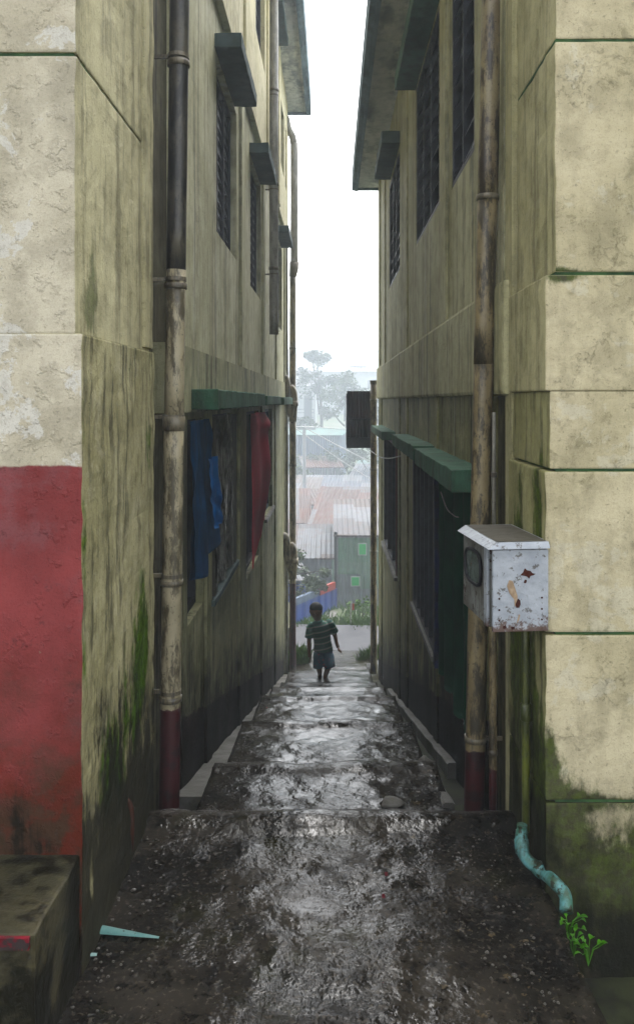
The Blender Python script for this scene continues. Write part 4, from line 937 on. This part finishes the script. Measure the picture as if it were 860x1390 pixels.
for (a, b, z0, z1) in ((4.9, 5.7, 3.1, 5.2), (6.6, 7.3, 3.2, 5.4), (5.0, 6.0, .6, 1.8)): part('window', 'dark', lambda bm: box(bm, a, b, -.06, -.005, z0, z1))
t, part = house('big pale building with a long grey roof on the foggy skyline', 'building', (-14, 90), 36, 14, -1, 4.9, 7.6, 'white', 'roofblue', shed=False, over=.6, group='pale buildings in the fog')
for k in range(9): part('window', 'dark', lambda bm: box(bm, 2+4*k, 3.6+4*k, -.08, -.006, 3.2, 4.8))
part('skylight', 'white', lambda bm: quad_slab(bm, [(16, 1, 6.5), (18, 1, 6.5), (17.4, 3.3, 7.0), (15.2, 3.3, 7.0)], .05))
# trees on the far slope
tree('tall foggy tree with a rounded top in front of the pale white house', (-.9, 63, -3.4), (-1.0, 63, 3.4), [((-1.1, 63, 4.5), 1.25), ((-1.9, 63, 3.4), 1.1), ((-.3, 62.6, 3.3), 1.1), ((-1.1, 62.5, 2.4), 1.3), ((-1.5, 63, 5.0), .7)], 650, .12, 'leaf', r=.16)
tree('broad foggy tree right of the tall round-topped one', (.9, 60, -3.6), (1.0, 60, 2.2), [((1.0, 60, 3.0), 1.2), ((1.9, 60, 2.3), 1.15), ((.2, 59.6, 2.1), 1.1), ((1.1, 59.6, 1.3), 1.3), ((2.2, 60, 1.0), 1.0), ((.1, 60, .7), 1.1)], 600, .12, 'leafpale', r=.18)
tree('foggy spreading tree behind the corrugated hood', (3.2, 58, -3.8), (3.2, 58, 1.2), [((3.2, 58, 1.6), 1.4), ((4.3, 58, .9), 1.2), ((2.4, 58, .4), 1.2), ((3.4, 57.6, -.4), 1.3), ((4.6, 58, 2.2), 1.0)], 600, .12, 'leaf', r=.18)
tree('low dark foggy tree among the roofs on the right', (2.8, 47.5, -5.4), (2.8, 47.5, -2.8), [((2.4, 47.5, -1.6), 1.0), ((3.3, 47.5, -1.2), 1.1), ((1.6, 47.5, -1.7), .7)], 600, .10, 'leaf', r=.12)
tree('small foggy tree below the balcony', (-2.2, 58, -3.8), (-2.2, 58, -1.0), [((-2.3, 58, -.2), .9), ((-1.5, 58, -.1), .7), ((-3.0, 58, .2), .7)], 500, .10, 'leaf', r=.12)
tree('low bushy foggy tree just under the teal roof', (-.6, 52, -5), (-.6, 52, -3.0), [((-1.2, 52, -2.3), 1.0), ((-.2, 52, -2.0), 1.0), ((.7, 52, -2.2), 1.0), ((-2.1, 52, -2.2), .9), ((.2, 52, -3.0), 1.0)], 500, .10, 'leaf', r=.12)
tree('dense foggy bush left of the long slate-blue house', (-2.6, 47, -5.6), (-2.6, 47, -3.4), [((-2.3, 47, -2.6), .8), ((-1.4, 47, -2.9), .7), ((-3.2, 47, -2.6), .8)], 500, .09, 'leafpale', r=.12)
house('small hut under a rusty and white patched roof in front of the pole', 'house', (-2.4, 38.2), 2.6, 2.2, -6, -3.35, -2.95, 'wallcyan', 'roofrust', rot=R(9), over=.2)
house('tiny foggy hut with a blue-grey roof among the bushes on the right', 'house', (1.2, 46.5), 2.4, 2, -6, -2.75, -2.3, 'wallblue', 'roofblue', rot=R(-12), over=.2)
house('tiny foggy hut with a rusty roof left of the green-walled house', 'house', (-1.6, 50), 2.2, 2, -6, -2.55, -2.1, 'wallgrey', 'roofrust', rot=R(10), over=.2)
# power pole and cables
pp = thing('power_pole', 'pale power pole rising from the roofs in the fog', 'pole', (-1.37, 41, -5.9))
bm = bmesh.new(); tube(bm, [(-1.37, 40.5, -5.9), (-1.37, 40.5, .4)], [.11, .08], 10); mk('pole', bm, M['white'], pp)
bm = bmesh.new(); box(bm, -1.9, -.8, 40.44, 40.5, .12, .20); mk('crossarm', bm, M['white'], pp)
for i, (a, b, s_, lb) in enumerate((((-1.8, 40.4, .2), (7.5, 36, -4.6), -.5, 'lowest cable sagging from the power pole to the right'), ((-1.3, 40.4, .2), (7.5, 33, -3.2), -.3, 'middle cable from the power pole to the right'), ((-.9, 40.4, .25), (-6, 24, 2.0), -.3, 'cable from the power pole towards the left building'), ((-1.3, 40.4, .3), (7, 60, 1.2), -.7, 'topmost cable crossing in front of the foggy trees'))):
    a, b = Vector(a), Vector(b); wire('cable', [a, a.lerp(b, .25)+Vector((0, 0, s_*.75)), a.lerp(b, .5)+Vector((0, 0, s_)), a.lerp(b, .75)+Vector((0, 0, s_*.75)), b], .022, 'wire', lb, 'cable', 'cables over the roofs')
# sign post and sapling by the road
sg = thing('marker_post', 'thin post with a small red and white flag-like sign by the road', 'sign', (wx(477, 17), 17, -3.3))
bm = bmesh.new(); tube(bm, [(wx(475.5, 17), 17, -3.45), (wx(476, 17), 17, wz(819, 17))], .014, 8); mk('post', bm, M['wire'], sg)
boxo('white_board', M['white'], sg, wx(475, 17), wx(477.6, 17), 16.97, 16.98, wz(827, 17), wz(818, 17)); boxo('red_board', M['orange'], sg, wx(477.7, 17), wx(480.5, 17), 16.97, 16.98, wz(828, 17), wz(819, 17))
tree('spindly green sapling on the grass beside the marker post', (.62, 17.3, -3.4), (.66, 17.3, -2.85), [((.55, 17.3, -2.75), .16), ((.8, 17.3, -2.7), .18), ((.98, 17.3, -2.85), .16), ((.42, 17.3, -2.8), .12), ((.9, 17.3, -3.0), .16)], 60, .04, 'grass', r=.012, group='trees between the metal houses', name='sapling')
pad = boxo('concrete_pad', M['kerb'], None, wx(441, 20), wx(458, 20), 18.3, 21, -4.2, -3.88); structure(pad, label='pale concrete pad in the grass', cat='pad')

# ------------------------------------------------------------------ the boy
def skin(verts, edges, sub=2, root=0, rs=1.3):
    me = bpy.data.meshes.new('tmp'); me.from_pydata([v[0] for v in verts], edges, []); o = bpy.data.objects.new('tmp', me); COL.objects.link(o)
    md = o.modifiers.new('s', 'SKIN'); md.use_smooth_shade = True; md.branch_smoothing = .6
    for i, v in enumerate(verts):
        r = v[1]; r = (r, r) if not isinstance(r, tuple) else r; me.skin_vertices[0].data[i].radius = (r[0]*rs, r[1]*rs)
        me.skin_vertices[0].data[i].use_root = (i == root)
    ss = o.modifiers.new('u', 'SUBSURF'); ss.levels = sub; ss.render_levels = sub
    bpy.context.view_layer.update()
    dg = bpy.context.evaluated_depsgraph_get(); m2 = bpy.data.meshes.new_from_object(o.evaluated_get(dg))
    bpy.data.objects.remove(o); return m2
BD = 11.0
def B(px, py, dd=0): 
    return Vector((wx(px, BD), BD+dd, wz(py, BD)+.062))
boy = thing('person', 'boy in a striped green polo shirt and shorts climbing the wet steps, looking down', 'person', (wx(438, BD), BD, -2.2))
V = {'pel': (B(438.5, 886), (.075, .06)), 'abd': (B(437, 873, -.03), (.07, .055)), 'che': (B(435, 857, -.07), (.085, .06)), 'nec': (B(432, 846, -.11), .032), 'hed0': (B(430.5, 840, -.13), .045), 'hed': (B(429, 832, -.15), (.078, .082)), 'hed1': (B(428.5, 827, -.14), (.068, .075)),
     'shl': (B(423, 853, -.09), .038), 'ell': (B(419.5, 871, -.10), .026), 'wrl': (B(420, 886, -.20), .019), 'hal': (B(421, 892, -.23), .020),
     'shr': (B(446, 849, -.07), .038), 'elr': (B(454, 866, -.02), .026), 'wrr': (B(456.5, 877, -.10), .018), 'har': (B(459, 882, -.13), .020),
     'hil': (B(434, 890, .01), .046), 'knl': (B(433, 907, -.13), .036), 'anl': (B(434, 921, -.04), .024), 'fol': (B(433, 924.5, -.10), .022), 'tol': (B(432.5, 926, -.17), .016),
     'hir': (B(443, 890, .01), .046), 'knr': (B(446, 905.5, -.17), .036), 'anr': (B(441, 919, -.16), .024), 'for': (B(441.5, 922.5, -.22), .022), 'tor': (B(442, 924, -.29), .016)}
keys = list(V); idx = {k: i for i, k in enumerate(keys)}
E = [('pel', 'abd'), ('abd', 'che'), ('che', 'nec'), ('nec', 'hed0'), ('hed0', 'hed'), ('hed', 'hed1'), ('che', 'shl'), ('shl', 'ell'), ('ell', 'wrl'), ('wrl', 'hal'), ('che', 'shr'), ('shr', 'elr'), ('elr', 'wrr'), ('wrr', 'har'),
     ('pel', 'hil'), ('hil', 'knl'), ('knl', 'anl'), ('anl', 'fol'), ('fol', 'tol'), ('pel', 'hir'), ('hir', 'knr'), ('knr', 'anr'), ('anr', 'for'), ('for', 'tor')]
m1 = skin([V[k] for k in keys], [(idx[a], idx[b]) for a, b in E])
bm = bmesh.new(); bm.from_mesh(m1)
def blob(c, r, sq=(1, 1, 1)):
    q = bmesh.ops.create_icosphere(bm, subdivisions=2, radius=1)
    for v in q['verts']: v.co = Vector(c)+Vector((v.co.x*r*sq[0], v.co.y*r*sq[1], v.co.z*r*sq[2]))
hd = V['hed'][0]
blob(hd+Vector((-.004, -.082, -.012)), .016, (.8, 1, 1.2))                       # nose
blob(hd+Vector((-.080, .005, -.01)), .022, (.35, .7, 1)); blob(hd+Vector((.080, .005, -.01)), .022, (.35, .7, 1))
blob(hd+Vector((-.002, -.070, -.050)), .026, (1.1, .5, .35))
for hk, wk, sx in (('hal', 'wrl', 1), ('har', 'wrr', -1)):
    h = V[hk][0]; dr = (h-V[wk][0]).normalized(); lat = Vector((0, 1, 0)) if hk == 'hal' else Vector((.2, 1, .1)).normalized()
    for k, L in enumerate((.045, .055, .058, .048)):
        b0 = h+lat*(-.018+.012*k)+dr*.008; m_ = b0+dr*L*.55; e = m_+(dr*.6+Vector((-sx*.6, -.1, -.3)))*L*.5
        tube(bm, [b0, m_, e], [.0075, .007, .0055], 7)
    b0 = h-dr*.01-lat*.018; tube(bm, [b0, b0-lat*.02+dr*.02, b0-lat*.022+dr*.042+Vector((-sx*.008, 0, 0))], [.009, .008, .006], 7)
mk('body', bm, M['skin'], boy, smooth=True)
n = NT('striped_polo'); X = n.xyz(n.pos)
z_ = n.math('ADD', X[2], n.math('MULTIPLY', X[0], -.22)); ph = n.math('FRACT', n.math('MULTIPLY', z_, 1/.085))
c = n.mix(n.ramp(ph, .50, .52), (.020, .115, .085), (.34, .36, .33)); c = n.mix(n.ramp(ph, .72, .74), c, (.02, .19, .12)); c = n.mix(n.ramp(ph, .88, .9), c, (.02, .03, .04))
M['shirt'] = n.set(col=c, rough=.8)
n = NT('patterned_shorts'); c = n.mix(n.ramp(n.noise(n.pos, 14, 3), .45, .55), (.03, .08, .13), (.06, .13, .18)); c = n.mix(n.ramp(n.noise(n.pos, 22, 2), .62, .66), c, (.5, .06, .08))
M['shorts'] = n.set(col=c, rough=.8)
def loft(bm, rings, seg=24, cap=True):
    """rings: (centre, half width, half depth, axis tilt) ; flowing cloth tube with small folds"""
    rr = []
    for i, (c, rx, ry) in enumerate(rings):
        row = []
        for k in range(seg):
            t = 2*math.pi*k/seg; f = 1+.035*mn.noise(Vector((math.cos(t)*2, math.sin(t)*2, c.z*9)))
            row.append(bm.verts.new(c+Vector((math.cos(t)*rx*f, math.sin(t)*ry*f, .010*math.sin(t*2+i)))))
        rr.append(row)
    for a_, b_ in zip(rr, rr[1:]):
        for k in range(seg): bm.faces.new((a_[k], a_[(k+1) % seg], b_[(k+1) % seg], b_[k]))
    if cap: bm.faces.new(rr[0]); bm.faces.new(rr[-1])
bm = bmesh.new()
loft(bm, [(B(432, 845.5, -.11), .045, .042), (B(432.8, 848, -.10), .075, .058), (B(434, 850.5, -.09), .122, .078), (B(434.8, 854, -.08), .137, .090), (B(435.5, 860, -.07), .130, .096), (B(436.5, 868, -.05), .120, .092), (B(437.5, 876, -.03), .118, .090), (B(438.3, 884, -.01), .126, .096), (B(438.6, 889, 0), .132, .100)])
tube(bm, smoothpts([B(426, 851.5, -.09), B(422, 856, -.095), B(420.3, 863, -.10), B(419.6, 868.5, -.10)], 3), [.050, .056, .060, .060, .058, .057, .057, .058, .058, .060], 16)
tube(bm, smoothpts([B(443, 849, -.08), B(447.5, 852, -.06), B(451, 858, -.045), B(453.5, 863.5, -.03)], 3), [.050, .058, .060, .060, .058, .057, .057, .058, .058, .060], 16)
mk('polo_shirt', bm, M['shirt'], boy, smooth=True)
bm = bmesh.new(); tube(bm, [B(433, 849.5, -.10), B(432, 845.5, -.115)], [.060, .050], 14, cap=False); mk('collar', bm, M['shirt'], boy, smooth=True)
bm = bmesh.new()
loft(bm, [(B(438.4, 884, 0), .112, .085), (B(438.6, 889, 0), .124, .093), (B(438.8, 894, -.01), .128, .096)])
for (q0, q1) in ((B(432.6, 891, -.02), B(432.5, 907, -.13)), (B(445, 891, -.03), B(447, 905.5, -.17))):
    loft(bm, [(q0, .072, .098), (q0.lerp(q1, .35), .077, .102), (q0.lerp(q1, .7), .076, .096), (q1, .077, .090)])
mk('shorts', bm, M['shorts'], boy, smooth=True)
bm = bmesh.new(); bmesh.ops.create_icosphere(bm, subdivisions=4, radius=1)
for v in bm.verts:
    q = v.co.copy(); k = 1+.05*mn.noise(q*9); v.co = Vector((q.x*.089*k, q.y*.094*k, q.z*.088*k))+hd+Vector((0, .016, .030))
bmesh.ops.delete(bm, geom=[v for v in bm.verts if v.co.z < hd.z+.018 and v.co.y < hd.y+.02 or v.co.z < hd.z-.045], context='VERTS')
mk('hair', bm, M['hair'], boy, smooth=True)
bm = bmesh.new()
for s_ in (-1, 1):
    q = bmesh.ops.create_icosphere(bm, subdivisions=2, radius=1)
    for v in q['verts']: v.co = hd+Vector((s_*.030+v.co.x*.012, -.072+v.co.y*.006, .006+v.co.z*.005))
mk('eyes', bm, M['hair'], boy, smooth=True)

# ------------------------------------------------------------------ haze
bm = bmesh.new(); box(bm, -90, 90, -25, 160, -8, 14)
hz = mk('haze', bm, None); hm = bpy.data.materials.new('haze'); hm.use_nodes = True; nt = hm.node_tree; nt.nodes.clear()
pv = nt.nodes.new('ShaderNodeVolumePrincipled'); pv.inputs['Density'].default_value = .0056; pv.inputs['Color'].default_value = (.72, .80, .87, 1); pv.inputs['Anisotropy'].default_value = .3
om = nt.nodes.new('ShaderNodeOutputMaterial'); nt.links.new(pv.outputs[0], om.inputs['Volume']); hz.data.materials.append(hm)
structure(hz, 'stuff', 'pale grey-white fog filling the air and veiling the far slope', 'fog')
